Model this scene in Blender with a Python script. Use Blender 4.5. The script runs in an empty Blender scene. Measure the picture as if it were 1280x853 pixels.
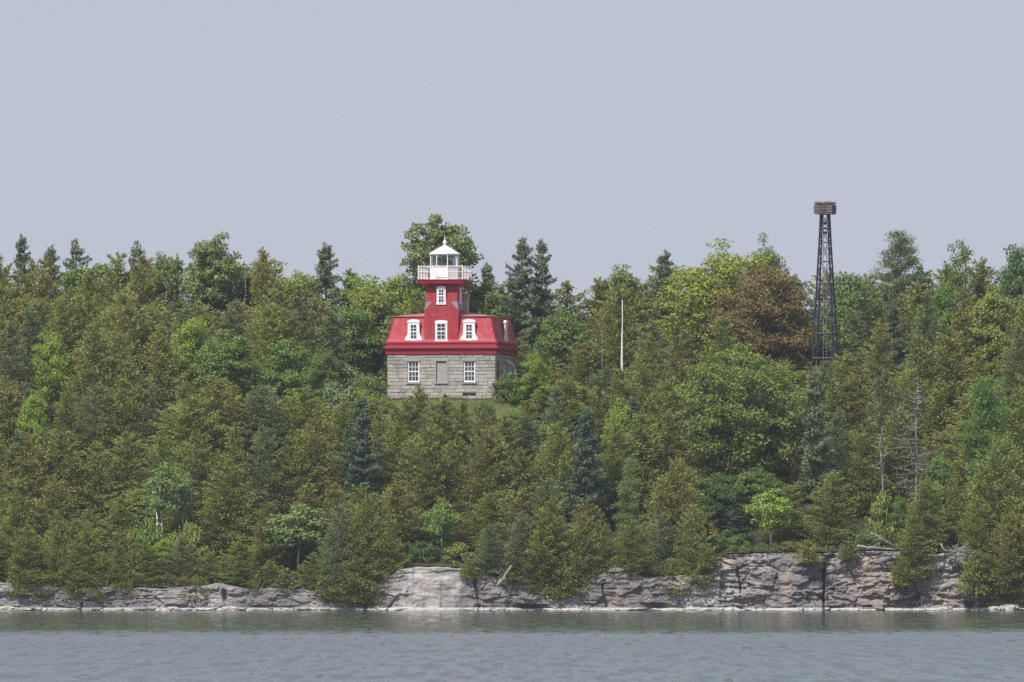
import bpy, math, random
import numpy as np
from mathutils import Vector, Matrix

R_ = math.radians
scene = bpy.context.scene
COL = scene.collection

# ------------------------------------------------------------------ camera, sky, sun, exposure
FPX, HOR, CX, CAMZ = 13300.0, 708.0, 640.0, 4.0          # focal length in photo pixels, horizon row
cam_d = bpy.data.cameras.new('camera'); cam = bpy.data.objects.new('camera', cam_d); COL.objects.link(cam)
cam.location = (0, 0, CAMZ)
cam_d.sensor_width = 36; cam_d.lens = 36 * FPX / 1280
cam_d.clip_start = 1; cam_d.clip_end = 20000
cam.rotation_euler = (R_(90) + math.atan((HOR - 426.5) / FPX), 0, 0)
scene.camera = cam

SUN_EL, SUN_AZ = 50.0, 214.0                               # azimuth clockwise from +Y: behind the camera, to its left
w = bpy.data.worlds.new('World'); scene.world = w; w.use_nodes = True
nt = w.node_tree; nt.nodes.clear()
sky = nt.nodes.new('ShaderNodeTexSky'); sky.sky_type = 'NISHITA'; sky.sun_disc = False
sky.sun_elevation = R_(SUN_EL); sky.sun_rotation = R_(SUN_AZ)
sky.air_density = 1.0; sky.dust_density = 0.6; sky.ozone_density = 3.0; sky.altitude = 0
tint = nt.nodes.new('ShaderNodeMix'); tint.data_type = 'RGBA'; tint.blend_type = 'MIX'; tint.inputs[0].default_value = .85
tint.inputs[7].default_value = (4.45, 4.76, 5.88, 1)      # thin high haze veiling the whole sky
bg = nt.nodes.new('ShaderNodeBackground'); bg.inputs[1].default_value = 0.092
wo = nt.nodes.new('ShaderNodeOutputWorld')
nt.links.new(sky.outputs[0], tint.inputs[6]); nt.links.new(tint.outputs[2], bg.inputs[0]); nt.links.new(bg.outputs[0], wo.inputs[0])

sd = bpy.data.lights.new('sun', 'SUN'); sd.energy = 4.4; sd.angle = R_(2.0); sd.color = (1, .955, .89)
sun = bpy.data.objects.new('sun', sd); COL.objects.link(sun)
az, el = R_(SUN_AZ), R_(SUN_EL)
sv = Vector((math.sin(az) * math.cos(el), math.cos(az) * math.cos(el), math.sin(el)))
sun.rotation_euler = sv.to_track_quat('Z', 'Y').to_euler()

vs = scene.view_settings
vs.view_transform = 'Standard'; vs.look = 'None'; vs.gamma = 1; vs.use_curve_mapping = False
vs.exposure = 0.25
scene.cycles.max_bounces = 6; scene.cycles.diffuse_bounces = 3; scene.cycles.glossy_bounces = 3
scene.cycles.transmission_bounces = 4; scene.cycles.transparent_max_bounces = 12; scene.cycles.volume_bounces = 1
scene.cycles.use_denoising = False

# ------------------------------------------------------------------ helpers
def px2x(px, Y): return (px - CX) / FPX * Y
def py2z(py, Y): return CAMZ + (HOR - py) / FPX * Y
def z2py(z, Y): return HOR - (z - CAMZ) / Y * FPX
def x2px(x, Y): return CX + x / Y * FPX

class MB:
    """collects vertices and faces for ONE mesh"""
    def __init__(s): s.V = []; s.F = []; s.n = 0
    def add(s, verts, faces):
        s.V.extend(tuple(map(float, v)) for v in verts); s.F.extend(tuple(i + s.n for i in f) for f in faces); s.n += len(verts)
    def box(s, x0, x1, y0, y1, z0, z1):
        s.add([(x0,y0,z0),(x1,y0,z0),(x1,y1,z0),(x0,y1,z0),(x0,y0,z1),(x1,y0,z1),(x1,y1,z1),(x0,y1,z1)],
              [(0,3,2,1),(4,5,6,7),(0,1,5,4),(1,2,6,5),(2,3,7,6),(3,0,4,7)])
    def frustum(s, cx, cy, h0x, h0y, z0, h1x, h1y, z1):
        s.add([(cx-h0x,cy-h0y,z0),(cx+h0x,cy-h0y,z0),(cx+h0x,cy+h0y,z0),(cx-h0x,cy+h0y,z0),
               (cx-h1x,cy-h1y,z1),(cx+h1x,cy-h1y,z1),(cx+h1x,cy+h1y,z1),(cx-h1x,cy+h1y,z1)],
              [(0,3,2,1),(4,5,6,7),(0,1,5,4),(1,2,6,5),(2,3,7,6),(3,0,4,7)])
    def ngon(s, cx, cy, n, r0, z0, r1, z1, a0=0.0):
        vs = []
        for r, z in ((r0, z0), (r1, z1)):
            for i in range(n):
                a = a0 + 2*math.pi*i/n; vs.append((cx+r*math.cos(a), cy+r*math.sin(a), z))
        s.add(vs, [tuple(reversed(range(n))), tuple(range(n, 2*n))] + [(i, (i+1)%n, n+(i+1)%n, n+i) for i in range(n)])
    def tube(s, pts, rad, k=6, cap=True):
        pts = [Vector(p) for p in pts]; base = s.n; vs = []
        for i, p in enumerate(pts):
            d = (pts[min(i+1, len(pts)-1)] - pts[max(i-1, 0)])
            d = d.normalized() if d.length > 1e-9 else Vector((0,0,1))
            u = d.orthogonal().normalized() if i == 0 else (pu - d * pu.dot(d)).normalized()
            pu = u; v = d.cross(u)
            r = rad[i] if hasattr(rad, '__len__') else rad
            for j in range(k):
                a = 2*math.pi*j/k; vs.append(p + u*(r*math.cos(a)) + v*(r*math.sin(a)))
        fs = []
        for i in range(len(pts)-1):
            for j in range(k):
                a = i*k+j; b = i*k+(j+1)%k; fs.append((a, b, b+k, a+k))
        if cap:
            fs.append(tuple(reversed(range(k)))); fs.append(tuple(range((len(pts)-1)*k, len(pts)*k)))
        s.add(vs, fs)
    def prism(s, poly, y0, y1):
        """polygon in (x,z), counter-clockwise, extruded along y"""
        n = len(poly)
        s.add([(x,y0,z) for x,z in poly] + [(x,y1,z) for x,z in poly],
              [tuple(range(n)), tuple(reversed(range(n, 2*n)))] + [(i, n+i, n+(i+1)%n, (i+1)%n) for i in range(n)])
    def rot(s, a, since=0, c=(0,0)):
        ca, sa = math.cos(a), math.sin(a)
        for i in range(since, s.n):
            x, y, z = s.V[i]; x -= c[0]; y -= c[1]; s.V[i] = (c[0]+x*ca-y*sa, c[1]+x*sa+y*ca, z)
    def build(s, name, mat, parent=None, smooth=False):
        me = bpy.data.meshes.new(name); me.from_pydata(s.V, [], s.F); me.materials.append(mat)
        if smooth: me.polygons.foreach_set('use_smooth', [True]*len(me.polygons))
        return link(name, me, parent)

def link(name, me, parent=None):
    o = bpy.data.objects.new(name, me); COL.objects.link(o)
    if parent: o.parent = parent
    return o

def np_mesh(name, V, F, mat, smooth=False):
    """V (n,3) float, F (m,4) int quads"""
    me = bpy.data.meshes.new(name); V = np.asarray(V, np.float32); F = np.asarray(F, np.int32)
    me.vertices.add(len(V)); me.vertices.foreach_set('co', V.ravel())
    me.loops.add(F.size); me.loops.foreach_set('vertex_index', F.ravel())
    me.polygons.add(len(F)); me.polygons.foreach_set('loop_start', np.arange(0, F.size, F.shape[1], dtype=np.int32))
    me.materials.append(mat); me.update(calc_edges=True)
    if smooth: me.polygons.foreach_set('use_smooth', np.ones(len(F), bool))
    return me

def tag(o, label=None, cat=None, group=None, kind=None):
    if label: o['label'] = label
    if cat: o['category'] = cat
    if group: o['group'] = group
    if kind: o['kind'] = kind
    return o

def empty(name, loc, rz=0):
    o = bpy.data.objects.new(name, None); COL.objects.link(o); o.location = loc; o.rotation_euler = (0, 0, rz)
    o.empty_display_size = .5
    return o

# ------------------------------------------------------------------ materials
class M:
    def __init__(s, name):
        s.m = bpy.data.materials.new(name); s.m.use_nodes = True; s.t = s.m.node_tree; s.N = s.t.nodes; s.L = s.t.links
        s.b = s.N['Principled BSDF']; s.out = s.N['Material Output']
    def n(s, typ, **kw):
        x = s.N.new(typ)
        for k, v in kw.items(): setattr(x, k, v)
        return x
    def coord(s, kind='Object', scale=(1,1,1)):
        c = s.n('ShaderNodeTexCoord'); mp = s.n('ShaderNodeMapping'); mp.inputs['Scale'].default_value = scale
        s.L.new(c.outputs[kind], mp.inputs[0]); return mp.outputs[0]
    def noise(s, vec, scale, detail=4, rough=.55, dist=0):
        x = s.n('ShaderNodeTexNoise'); x.inputs['Scale'].default_value = scale; x.inputs['Detail'].default_value = detail
        x.inputs['Roughness'].default_value = rough; x.inputs['Distortion'].default_value = dist
        if vec is not None: s.L.new(vec, x.inputs['Vector'])
        return x.outputs[0]
    def ramp(s, fac, stops):
        r = s.n('ShaderNodeValToRGB'); e = r.color_ramp.elements
        while len(e) < len(stops): e.new(.5)
        for el_, (p, c) in zip(e, stops): el_.position = p; el_.color = (*c, 1) if len(c) == 3 else c
        s.L.new(fac, r.inputs[0]); return r.outputs[0]
    def mix(s, fac, a, b, mode='MIX'):
        x = s.n('ShaderNodeMix', data_type='RGBA', blend_type=mode)
        for v, i in ((fac, 0), (a, 6), (b, 7)):
            if isinstance(v, (int, float)): x.inputs[i].default_value = v
            elif isinstance(v, tuple): x.inputs[i].default_value = (*v, 1)
            else: s.L.new(v, x.inputs[i])
        return x.outputs[2]
    def bump(s, h, strength=.3, dist=.05):
        x = s.n('ShaderNodeBump'); x.inputs['Strength'].default_value = strength; x.inputs['Distance'].default_value = dist
        s.L.new(h, x.inputs['Height']); s.L.new(x.outputs[0], s.b.inputs['Normal'])
    def done(s, col=None, rough=.7, spec=.3, metal=0):
        if isinstance(col, tuple): s.b.inputs['Base Color'].default_value = (*col, 1)
        elif col is not None: s.L.new(col, s.b.inputs['Base Color'])
        if isinstance(rough, (int, float)): s.b.inputs['Roughness'].default_value = rough
        else: s.L.new(rough, s.b.inputs['Roughness'])
        s.b.inputs['Specular IOR Level'].default_value = spec; s.b.inputs['Metallic'].default_value = metal
        return s.m

def foliage_mat(name, accent, amount=.35, trans=.22, rough=.55):
    """leaf colour from the object's own colour, varied leaf by leaf and branch by branch; accent = colour of the tips, cones and yellowing leaves"""
    m = M(name)
    oi = m.n('ShaderNodeObjectInfo'); geo = m.n('ShaderNodeNewGeometry')
    co = m.coord('Object')
    big = m.noise(co, 1.1, 3); fine = m.noise(co, 4.5, 2)
    f1 = m.n('ShaderNodeMapRange'); f1.inputs[1].default_value = .42; f1.inputs[2].default_value = .66; m.L.new(big, f1.inputs[0])
    f2 = m.n('ShaderNodeMath', operation='MULTIPLY'); m.L.new(f1.outputs[0], f2.inputs[0]); f2.inputs[1].default_value = amount
    f3 = m.n('ShaderNodeMath', operation='MULTIPLY_ADD'); m.L.new(geo.outputs['Random Per Island'], f3.inputs[0]); f3.inputs[1].default_value = amount*.6
    m.L.new(f2.outputs[0], f3.inputs[2])
    c = m.mix(f3.outputs[0], oi.outputs['Color'], accent)
    v = m.n('ShaderNodeMapRange'); v.inputs[3].default_value = .78; v.inputs[4].default_value = 1.22; m.L.new(geo.outputs['Random Per Island'], v.inputs[0])
    v2 = m.n('ShaderNodeMapRange'); v2.inputs[1].default_value = .3; v2.inputs[2].default_value = .7; v2.inputs[3].default_value = .82; v2.inputs[4].default_value = 1.18; m.L.new(fine, v2.inputs[0])
    mu = m.n('ShaderNodeMath', operation='MULTIPLY'); m.L.new(v.outputs[0], mu.inputs[0]); m.L.new(v2.outputs[0], mu.inputs[1])
    hs = m.n('ShaderNodeHueSaturation'); m.L.new(c, hs.inputs['Color']); m.L.new(mu.outputs[0], hs.inputs['Value'])
    m.done(hs.outputs[0], rough+.15, .14)
    tr = m.n('ShaderNodeBsdfTranslucent'); m.L.new(hs.outputs[0], tr.inputs[0])
    mx = m.n('ShaderNodeMixShader'); mx.inputs[0].default_value = trans
    m.L.new(m.b.outputs[0], mx.inputs[1]); m.L.new(tr.outputs[0], mx.inputs[2]); m.L.new(mx.outputs[0], m.out.inputs[0])
    return m.m

def bark_mat(name, a, b, scale=6):
    m = M(name); co = m.coord('Object', (1, 1, .25)); n = m.noise(co, scale, 4)
    m.bump(n, .6, .03); return m.done(m.ramp(n, [(.35, a), (.65, b)]), .85, .2)

def birch_mat():
    m = M('birch_bark'); co = m.coord('Object', (1, 1, 3)); n = m.noise(co, 3.0, 4)
    return m.done(m.ramp(n, [(.30, (.06, .055, .05)), (.40, (.55, .53, .50)), (1, (.72, .70, .66))]), .7, .2)

def paint_mat(name, col, dirt, amount=.35, rough=.5, streak=True, scale=1.6):
    m = M(name); co = m.coord('Object', (1, 1, .35) if streak else (1, 1, 1))
    n = m.noise(co, scale, 6, .65); n2 = m.noise(m.coord('Object'), 14, 3)
    f = m.ramp(n, [(.45, (0,0,0)), (.75, (1,1,1))])
    f2 = m.n('ShaderNodeMath', operation='MULTIPLY'); m.L.new(f, f2.inputs[0]); f2.inputs[1].default_value = amount
    c = m.mix(f2.outputs[0], col, dirt); c = m.mix(m.ramp(n2, [(.62, (0,0,0)), (.75, (.35,.35,.35))]), c, dirt)
    m.bump(n2, .15, .01); return m.done(c, rough, .35)

MAT = {}
MAT['cedar'] = foliage_mat('cedar_foliage', (.235, .245, .060), .42, .30)
MAT['spruce'] = foliage_mat('spruce_needles', (.11, .15, .09), .40, .12, .6)
MAT['leaf'] = foliage_mat('broad_leaves', (.18, .20, .040), .35, .30, .5)
MAT['russet'] = foliage_mat('turning_leaves', (.15, .13, .045), .5, .28, .55)
MAT['bark'] = bark_mat('grey_brown_bark', (.07, .055, .045), (.17, .145, .125))
MAT['dead'] = bark_mat('bleached_dead_wood', (.17, .155, .148), (.36, .34, .32))
MAT['birch'] = birch_mat()

# red painted surfaces
def shingle_red(name, col, faded, amt):
    m = M(name); co = m.coord('Object')
    sx = m.n('ShaderNodeSeparateXYZ'); m.L.new(co, sx.inputs[0])
    ad = m.n('ShaderNodeMath', operation='ADD'); m.L.new(sx.outputs[0], ad.inputs[0]); m.L.new(sx.outputs[1], ad.inputs[1])
    cb = m.n('ShaderNodeCombineXYZ'); m.L.new(ad.outputs[0], cb.inputs[0]); m.L.new(sx.outputs[2], cb.inputs[1])
    br = m.n('ShaderNodeTexBrick'); br.inputs['Scale'].default_value = 1; br.inputs['Brick Width'].default_value = .28; br.inputs['Row Height'].default_value = .19
    br.inputs['Mortar Size'].default_value = .012; br.inputs['Color1'].default_value = (1,1,1,1); br.inputs['Color2'].default_value = (.72,.72,.72,1); br.inputs['Mortar'].default_value = (.35,.35,.35,1)
    m.L.new(cb.outputs[0], br.inputs['Vector'])
    n = m.noise(m.coord('Object', (1,1,.5)), 1.1, 6, .7); n2 = m.noise(m.coord('Object'), 7, 4, .7)
    c = m.mix(m.ramp(n, [(.42, (0,0,0)), (.72, (amt,amt,amt))]), col, faded)
    c = m.mix(m.ramp(n2, [(.52, (0,0,0)), (.66, (.7,.7,.7))]), c, faded)
    n3 = m.noise(m.coord('Object', (2.2,2.2,.25)), 1.5, 4, .6); c = m.mix(m.ramp(n3, [(.52, (0,0,0)), (.70, (.55,.55,.55))]), c, tuple(v*.55 for v in col))
    c = m.mix(.7, c, br.outputs[0], 'MULTIPLY')
    m.bump(br.outputs[0], .35, .02); return m.done(c, .62, .3)
MAT['red_shingle'] = shingle_red('weathered_red_shingles', (.48, .036, .055), (.56, .21, .225), .60)
MAT['red_siding'] = shingle_red('deep_red_shingles', (.42, .027, .044), (.50, .12, .135), .45)
MAT['red_trim'] = paint_mat('deep_red_trim_paint', (.30, .010, .028), (.38, .05, .06), .3, .45)
MAT['white'] = paint_mat('white_paint', (.80, .80, .80), (.60, .59, .57), .30, .45)
MAT['grey_slate'] = paint_mat('grey_roof_slate', (.20, .185, .18), (.34, .30, .28), .5, .7, False, 3)
MAT['red_metal_roof'] = paint_mat('faded_red_metal_roof', (.42, .15, .14), (.46, .30, .28), .5, .5, False, 1.2)
def stone_mat():
    m = M('grey_limestone_blocks'); geo = m.n('ShaderNodeNewGeometry'); co = m.coord('Object')
    n = m.noise(co, 2.6, 6, .7); n2 = m.noise(co, 11, 5, .7); st = m.noise(m.coord('Object', (1,1,.2)), 1.3, 4)
    a = m.ramp(geo.outputs['Random Per Island'], [(0, (.30, .283, .255)), (.5, (.385, .366, .332)), (1, (.49, .465, .43))])
    c = m.mix(m.ramp(n, [(.35, (.0,.0,.0)), (.7, (.55,.55,.55))]), a, (.245, .225, .195))
    c = m.mix(m.ramp(n2, [(.5, (0,0,0)), (.75, (.5,.5,.5))]), c, (.42, .40, .37))
    c = m.mix(m.ramp(st, [(.50, (0,0,0)), (.75, (.4,.4,.4))]), c, (.19, .175, .155))
    m.bump(n2, .8, .06); return m.done(c, .9, .2)
MAT['stone'] = stone_mat()
m = M('dressed_stone'); MAT['dressed'] = m.done(m.ramp(m.noise(m.coord('Object'), 5, 5), [(.3, (.28, .268, .245)), (.7, (.37, .355, .33))]), .9, .2)
m = M('mortar_backing'); MAT['mortar'] = m.done(m.ramp(m.noise(m.coord('Object'), 5, 4), [(.3, (.27, .26, .235)), (.7, (.36, .34, .315))]), .95, .1)
m = M('window_glass'); m.b.inputs['Coat Weight'].default_value = .3
MAT['glass'] = m.done(m.ramp(m.noise(m.coord('Object'), 1.3, 2), [(.3, (.012, .016, .022)), (.7, (.05, .06, .075))]), .12, .6)
def lantern_glass():
    m = M('lantern_glass'); tr = m.n('ShaderNodeBsdfTransparent'); tr.inputs[0].default_value = (.86, .90, .91, 1)
    gl = m.n('ShaderNodeBsdfGlossy'); gl.inputs['Roughness'].default_value = .05
    lw = m.n('ShaderNodeFresnel'); lw.inputs[0].default_value = 1.5
    mx = m.n('ShaderNodeMixShader'); m.L.new(lw.outputs[0], mx.inputs[0]); m.L.new(tr.outputs[0], mx.inputs[1]); m.L.new(gl.outputs[0], mx.inputs[2])
    m.L.new(mx.outputs[0], m.out.inputs[0]); return m.m
MAT['lantern_glass'] = lantern_glass()
def brick_mat():
    m = M('weathered_chimney_brick'); co = m.coord('Object')
    sx = m.n('ShaderNodeSeparateXYZ'); m.L.new(co, sx.inputs[0])
    ad = m.n('ShaderNodeMath', operation='ADD'); m.L.new(sx.outputs[0], ad.inputs[0]); m.L.new(sx.outputs[1], ad.inputs[1])
    cb = m.n('ShaderNodeCombineXYZ'); m.L.new(ad.outputs[0], cb.inputs[0]); m.L.new(sx.outputs[2], cb.inputs[1])
    br = m.n('ShaderNodeTexBrick'); br.inputs['Scale'].default_value = 1; br.inputs['Brick Width'].default_value = .22; br.inputs['Row Height'].default_value = .085
    br.inputs['Mortar Size'].default_value = .012; br.inputs['Color1'].default_value = (.42,.22,.18,1); br.inputs['Color2'].default_value = (.50,.34,.30,1); br.inputs['Mortar'].default_value = (.5,.47,.44,1)
    m.L.new(cb.outputs[0], br.inputs['Vector'])
    c = m.mix(m.ramp(m.noise(co, 2.2, 5), [(.42, (0,0,0)), (.62, (.85,.85,.85))]), br.outputs[0], (.55, .50, .46))
    return m.done(c, .9, .2)
MAT['brick'] = brick_mat()
MAT['steel'] = paint_mat('dark_blue_grey_steel_paint', (.016, .020, .042), (.05, .035, .04), .4, .5)
MAT['pale_steel'] = paint_mat('pale_galvanised_steel', (.24, .24, .25), (.15, .13, .13), .5, .5)
m = M('nest_sticks'); MAT['sticks'] = m.done(m.ramp(m.noise(m.coord('Object'), 9, 4), [(.35, (.07, .05, .045)), (.65, (.22, .17, .155))]), .9, .1)
m = M('weathered_boards'); MAT['boards'] = m.done(m.ramp(m.noise(m.coord('Object', (1,1,6)), 3, 4), [(.35, (.10, .078, .078)), (.65, (.19, .155, .155))]), .9, .1)

# ------------------------------------------------------------------ terrain
SHORE = 958.0
def fbm(x, y, seed=0, octaves=4, f0=.05):
    """cheap value noise on a lattice, vectorised"""
    x = np.asarray(x, float); y = np.asarray(y, float); out = np.zeros(np.broadcast(x, y).shape); amp = 1; tot = 0; f = f0
    for o in range(octaves):
        xi = np.floor(x*f); yi = np.floor(y*f); fx = x*f - xi; fy = y*f - yi
        fx = fx*fx*(3-2*fx); fy = fy*fy*(3-2*fy)
        def h(a, b):
            v = np.sin(a*127.1 + b*311.7 + (seed+o)*74.7)*43758.5453; return v - np.floor(v)
        v = (h(xi, yi)*(1-fx) + h(xi+1, yi)*fx)*(1-fy) + (h(xi, yi+1)*(1-fx) + h(xi+1, yi+1)*fx)*fy
        out = out + amp*(v*2-1); tot += amp; amp *= .5; f *= 2
    return out/tot

# cliff top height along the shore, from photo columns
CT = [(-400, 2.0), (0, 2.5), (60, 2.1), (130, 2.1), (200, 1.9), (270, 2.3), (330, 2.0), (400, 1.9), (470, 2.1), (500, 3.8), (590, 3.8), (620, 2.9), (640, 3.9),
      (660, 2.4), (740, 2.9), (770, 3.9), (810, 2.8), (880, 3.3), (905, 4.9), (960, 5.2), (1040, 5.2), (1100, 5.4), (1180, 5.2), (1215, 4.2), (1235, 2.6), (1280, 1.6), (1600, 1.6)]
def cliff_top(x): return np.interp(x2px(np.asarray(x, float), SHORE), [c[0] for c in CT], [c[1] for c in CT]) + .18*fbm(x, 0*np.asarray(x, float), 5, 3, .6)
def shore_y(x): return SHORE + 1.6*fbm(x, 0*np.asarray(x, float), 9, 4, .07)
HX, HY, HROT = px2x(565.2, 1012), 1012.0, R_(-11.0)
HZ = py2z(501, 1012)
TX, TY = px2x(1031.5, 1016), 1016.0
S_ = [0, 3, 8, 14, 25, 37, 46, 52, 64, 90, 130, 260, 900]
Z_ = [0, .7, 1.9, 4.0, 8.4, 12.5, 15.2, 16.2, 16.8, 18.2, 17.0, 3.0, 1.5]
def ground(x, y):
    x = np.asarray(x, float); y = np.asarray(y, float); s = y - shore_y(x)
    base = np.interp(s, S_, Z_)
    ct = cliff_top(x); k = np.clip(1 - s/28, 0, 1)
    z = base + 3.3 + (ct - 3.3)*k + .55*np.clip(s/12, 0, 1)*fbm(x, y, 2, 4, .09)
    d = np.hypot(x - HX, y - HY); f = np.clip((15 - d)/6.5, 0, 1); f = f*f*(3-2*f)
    return z*(1-f) + (HZ - .05 + .12*fbm(x, y, 3, 2, .3))*f

def ground_mat():
    m = M('forest_floor'); co = m.coord('Object'); n = m.noise(co, .35, 6, .65); n2 = m.noise(co, 3, 5, .7)
    c = m.ramp(n2, [(.3, (.030, .026, .018)), (.5, (.055, .048, .030)), (.7, (.050, .068, .025))])
    c = m.mix(m.ramp(n, [(.5, (0,0,0)), (.62, (.7,.7,.7))]), c, (.060, .085, .028))
    # lawn round the lighthouse
    g = m.n('ShaderNodeVectorMath', operation='DISTANCE'); m.L.new(co, g.inputs[0]); g.inputs[1].default_value = (HX, HY-4, HZ)
    mr = m.n('ShaderNodeMapRange'); mr.inputs[1].default_value = 17; mr.inputs[2].default_value = 9; m.L.new(g.outputs['Value'], mr.inputs[0])
    c = m.mix(mr.outputs[0], c, m.ramp(n2, [(.3, (.10, .115, .042)), (.7, (.17, .17, .07))]))
    m.bump(n2, .8, .15); return m.done(c, .95, .1)

xs = np.concatenate([np.linspace(-500, -75, 40)[:-1], np.arange(-75, 75.01, .6), np.linspace(75, 500, 40)[1:]])
ss = np.concatenate([[.0, .25, .6, 1, 1.5, 2.2], np.arange(3, 75, .8), np.linspace(75, 420, 60)])
Xg, Sg = np.meshgrid(xs, ss); Yg = shore_y(Xg) + .9 + Sg
Zg = ground(Xg, Yg)
nx, ns = len(xs), len(ss)
V = np.stack([Xg, Yg, Zg], -1).reshape(-1, 3)
I = np.arange(nx*ns).reshape(ns, nx); F = np.stack([I[:-1,:-1], I[:-1,1:], I[1:,1:], I[1:,:-1]], -1).reshape(-1, 4)
tag(link('island_terrain', np_mesh('island_terrain', V, F, ground_mat(), True)), kind='structure')

# ------------------------------------------------------------------ limestone cliff
def cliff_mat():
    m = M('layered_limestone'); co = m.coord('Object')
    n = m.noise(m.coord('Object', (1, 1, .55)), .16, 5, .6); n1 = m.noise(m.coord('Object', (.5, .5, 2.2)), 1.1, 6, .68, .6); n2 = m.noise(co, 6, 5, .7)
    st = m.noise(m.coord('Object', (1, 1, .12)), 1.6, 5, .6)
    c = m.ramp(n1, [(.24, (.10, .094, .10)), (.36, (.245, .230, .230)), (.51, (.42, .395, .382)), (.69, (.64, .605, .56))])
    c = m.mix(m.ramp(n, [(.46, (.75,.75,.75)), (.57, (0,0,0))]), c, (.135, .117, .130))
    c = m.mix(m.ramp(st, [(.52, (0,0,0)), (.68, (.7,.7,.7))]), c, (.075, .070, .080))
    rust = m.noise(m.coord('Object', (1, 1, .35)), .38, 4)
    c = m.mix(m.ramp(rust, [(.52, (0,0,0)), (.66, (.50,.50,.50))]), c, (.46, .37, .27))
    c = m.mix(m.ramp(n2, [(.60, (0,0,0)), (.8, (.6,.6,.6))]), c, (.6, .58, .55))
    # bleached band just above the water
    sx = m.n('ShaderNodeSeparateXYZ'); m.L.new(co, sx.inputs[0])
    wv = m.n('ShaderNodeMath', operation='MULTIPLY_ADD'); m.L.new(m.noise(co, 1.2, 4), wv.inputs[0]); wv.inputs[1].default_value = -.10; m.L.new(sx.outputs[2], wv.inputs[2])
    band = m.ramp(wv.outputs[0], [(0, (0,0,0)), (.001, (1,1,1)), (.14, (1,1,1)), (.24, (0,0,0))])
    lx = m.n('ShaderNodeMapRange'); lx.inputs[1].default_value = -9; lx.inputs[2].default_value = -16; lx.inputs[3].default_value = 0; lx.inputs[4].default_value = .42; m.L.new(sx.outputs[0], lx.inputs[0])
    c = m.mix(lx.outputs[0], c, (.200, .185, .200))          # the low western ledges are stained darker, with a purplish cast
    c = m.mix(band, c, (.52, .50, .45))
    m.bump(n2, .9, .12); return m.done(c, .9, .15)
MAT['cliff'] = cliff_mat()
def make_cliff():
    rng = np.random.default_rng(11)
    xs = np.arange(-78, 78, .07); nz = 96
    t = np.linspace(0, 1, nz)
    X, T = np.meshgrid(xs, t)
    ct = cliff_top(X); Zc = -1.2 + T*(ct + 1.2)
    Zj = Zc + .35*fbm(X, Zc, 31, 3, .12)          # beds dip and wander a little
    off = np.zeros_like(X)
    def worley(u, v, seed):
        """nearest cell: its random offset, tilt and the distance to the cell wall"""
        ui, vi = np.floor(u), np.floor(v); d1 = np.full(u.shape, 9.); d2 = d1.copy(); val = np.zeros_like(u)
        for a in (-1, 0, 1):
            for b in (-1, 0, 1):
                p, q = ui+a, vi+b
                def hh(k): w_ = np.sin(p*127.1+q*311.7+k*74.7+seed*13.7)*43758.5453; return w_-np.floor(w_)
                cu, cv = p+.1+.8*hh(1), q+.1+.8*hh(2); du, dv = u-cu, v-cv; d = np.hypot(du, dv)
                o = (hh(3)-.5) + (hh(4)-.5)*1.1*du + (hh(5)-.35)*1.0*dv
                n1 = d < d1; d2 = np.where(n1, d1, np.minimum(d2, d)); val = np.where(n1, o, val); d1 = np.where(n1, d, d1)
        return val, d2-d1
    wx = X + .35*fbm(X, Zc*2, 71, 3, .7); wz = Zj + .18*fbm(X, Zc*2, 73, 3, .8)
    v1, e1 = worley(wx/2.6, wz/1.15, 1); v2, e2 = worley(wx/1.05+.3*v1, wz/.42, 2); v3, e3 = worley(wx/.42, wz/.19, 3)
    off = .95*v1 + .55*v2 + .22*v3 + .30*np.clip(1-e1/.07, 0, 1) + .16*np.clip(1-e2/.09, 0, 1)*(fbm(X, Zc, 75, 2, .5) > -.1)
    # broken bedding lines
    z = -1.1; k_ = 0
    while z < 7:
        zz = Zj + .12*fbm(X, X*0+k_, 80+k_, 3, .35); on = np.clip(fbm(X, X*0+k_*3, 90+k_, 2, .16)*4+.25, 0, 1)
        off = off + .32*on*np.exp(-((zz-z)/.055)**2) + .14*on*np.clip((zz-z)*3, 0, 1)*np.clip(1-(zz-z)/1.2, 0, 1); z += rng.uniform(.45, 1.0); k_ += 1
    big = 1.5*fbm(X, Zc*1.2, 21, 3, .11)
    facets = .20*fbm(X + Zc, Zc*1.6 - X*.3, 23, 3, .55)
    lean = np.where(X > px2x(900, SHORE), .35, .12)*(Zc)              # face leans back with height
    # dark clefts and undercuts read from the photograph
    cleft = np.zeros_like(X)
    for px, wd, dp, z0, z1 in [(1030, .11, .9, -1, 4.3), (928, .09, .5, 1.2, 3.8), (600, .14, .5, -1, 3.4), (665, 1.3, .8, -1, .6), (818, 1.0, .6, -1, .7), (458, .16, .5, -1, 2.0),
                               (760, .12, .4, .2, 2.4), (1150, .12, .4, .4, 3.2), (285, .2, .5, -1, 1.9), (1215, .4, .8, -1, .8)]:
        xx = px2x(px, SHORE) + .10*fbm(Zc, Zc*0+px, 33, 3, .9)*(2.5 if px != 1030 else 1) + (px*7 % 5-2)*.09*Zc*(px != 1030); cleft += dp*np.exp(-((X-xx)/wd)**4)*(Zc > z0)*(Zc < z1)
    rough = .34 + .36*np.clip((X - px2x(880, SHORE))/2, 0, 1) - .26*np.exp(-((X-px2x(545, SHORE))/3.2)**4) - .25*np.exp(-((X-px2x(985, SHORE))/1.8)**4)
    Y = shore_y(X) - .35 + off*rough + big*.45 + facets + lean*.5 + cleft + .05*fbm(X, Zc, 50, 3, 3) - .38*np.clip((.30+.10*fbm(X, X*0, 35, 3, .5)-Zc)/.06, 0, 1)
    V = np.stack([X, Y, Zc], -1)
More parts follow.
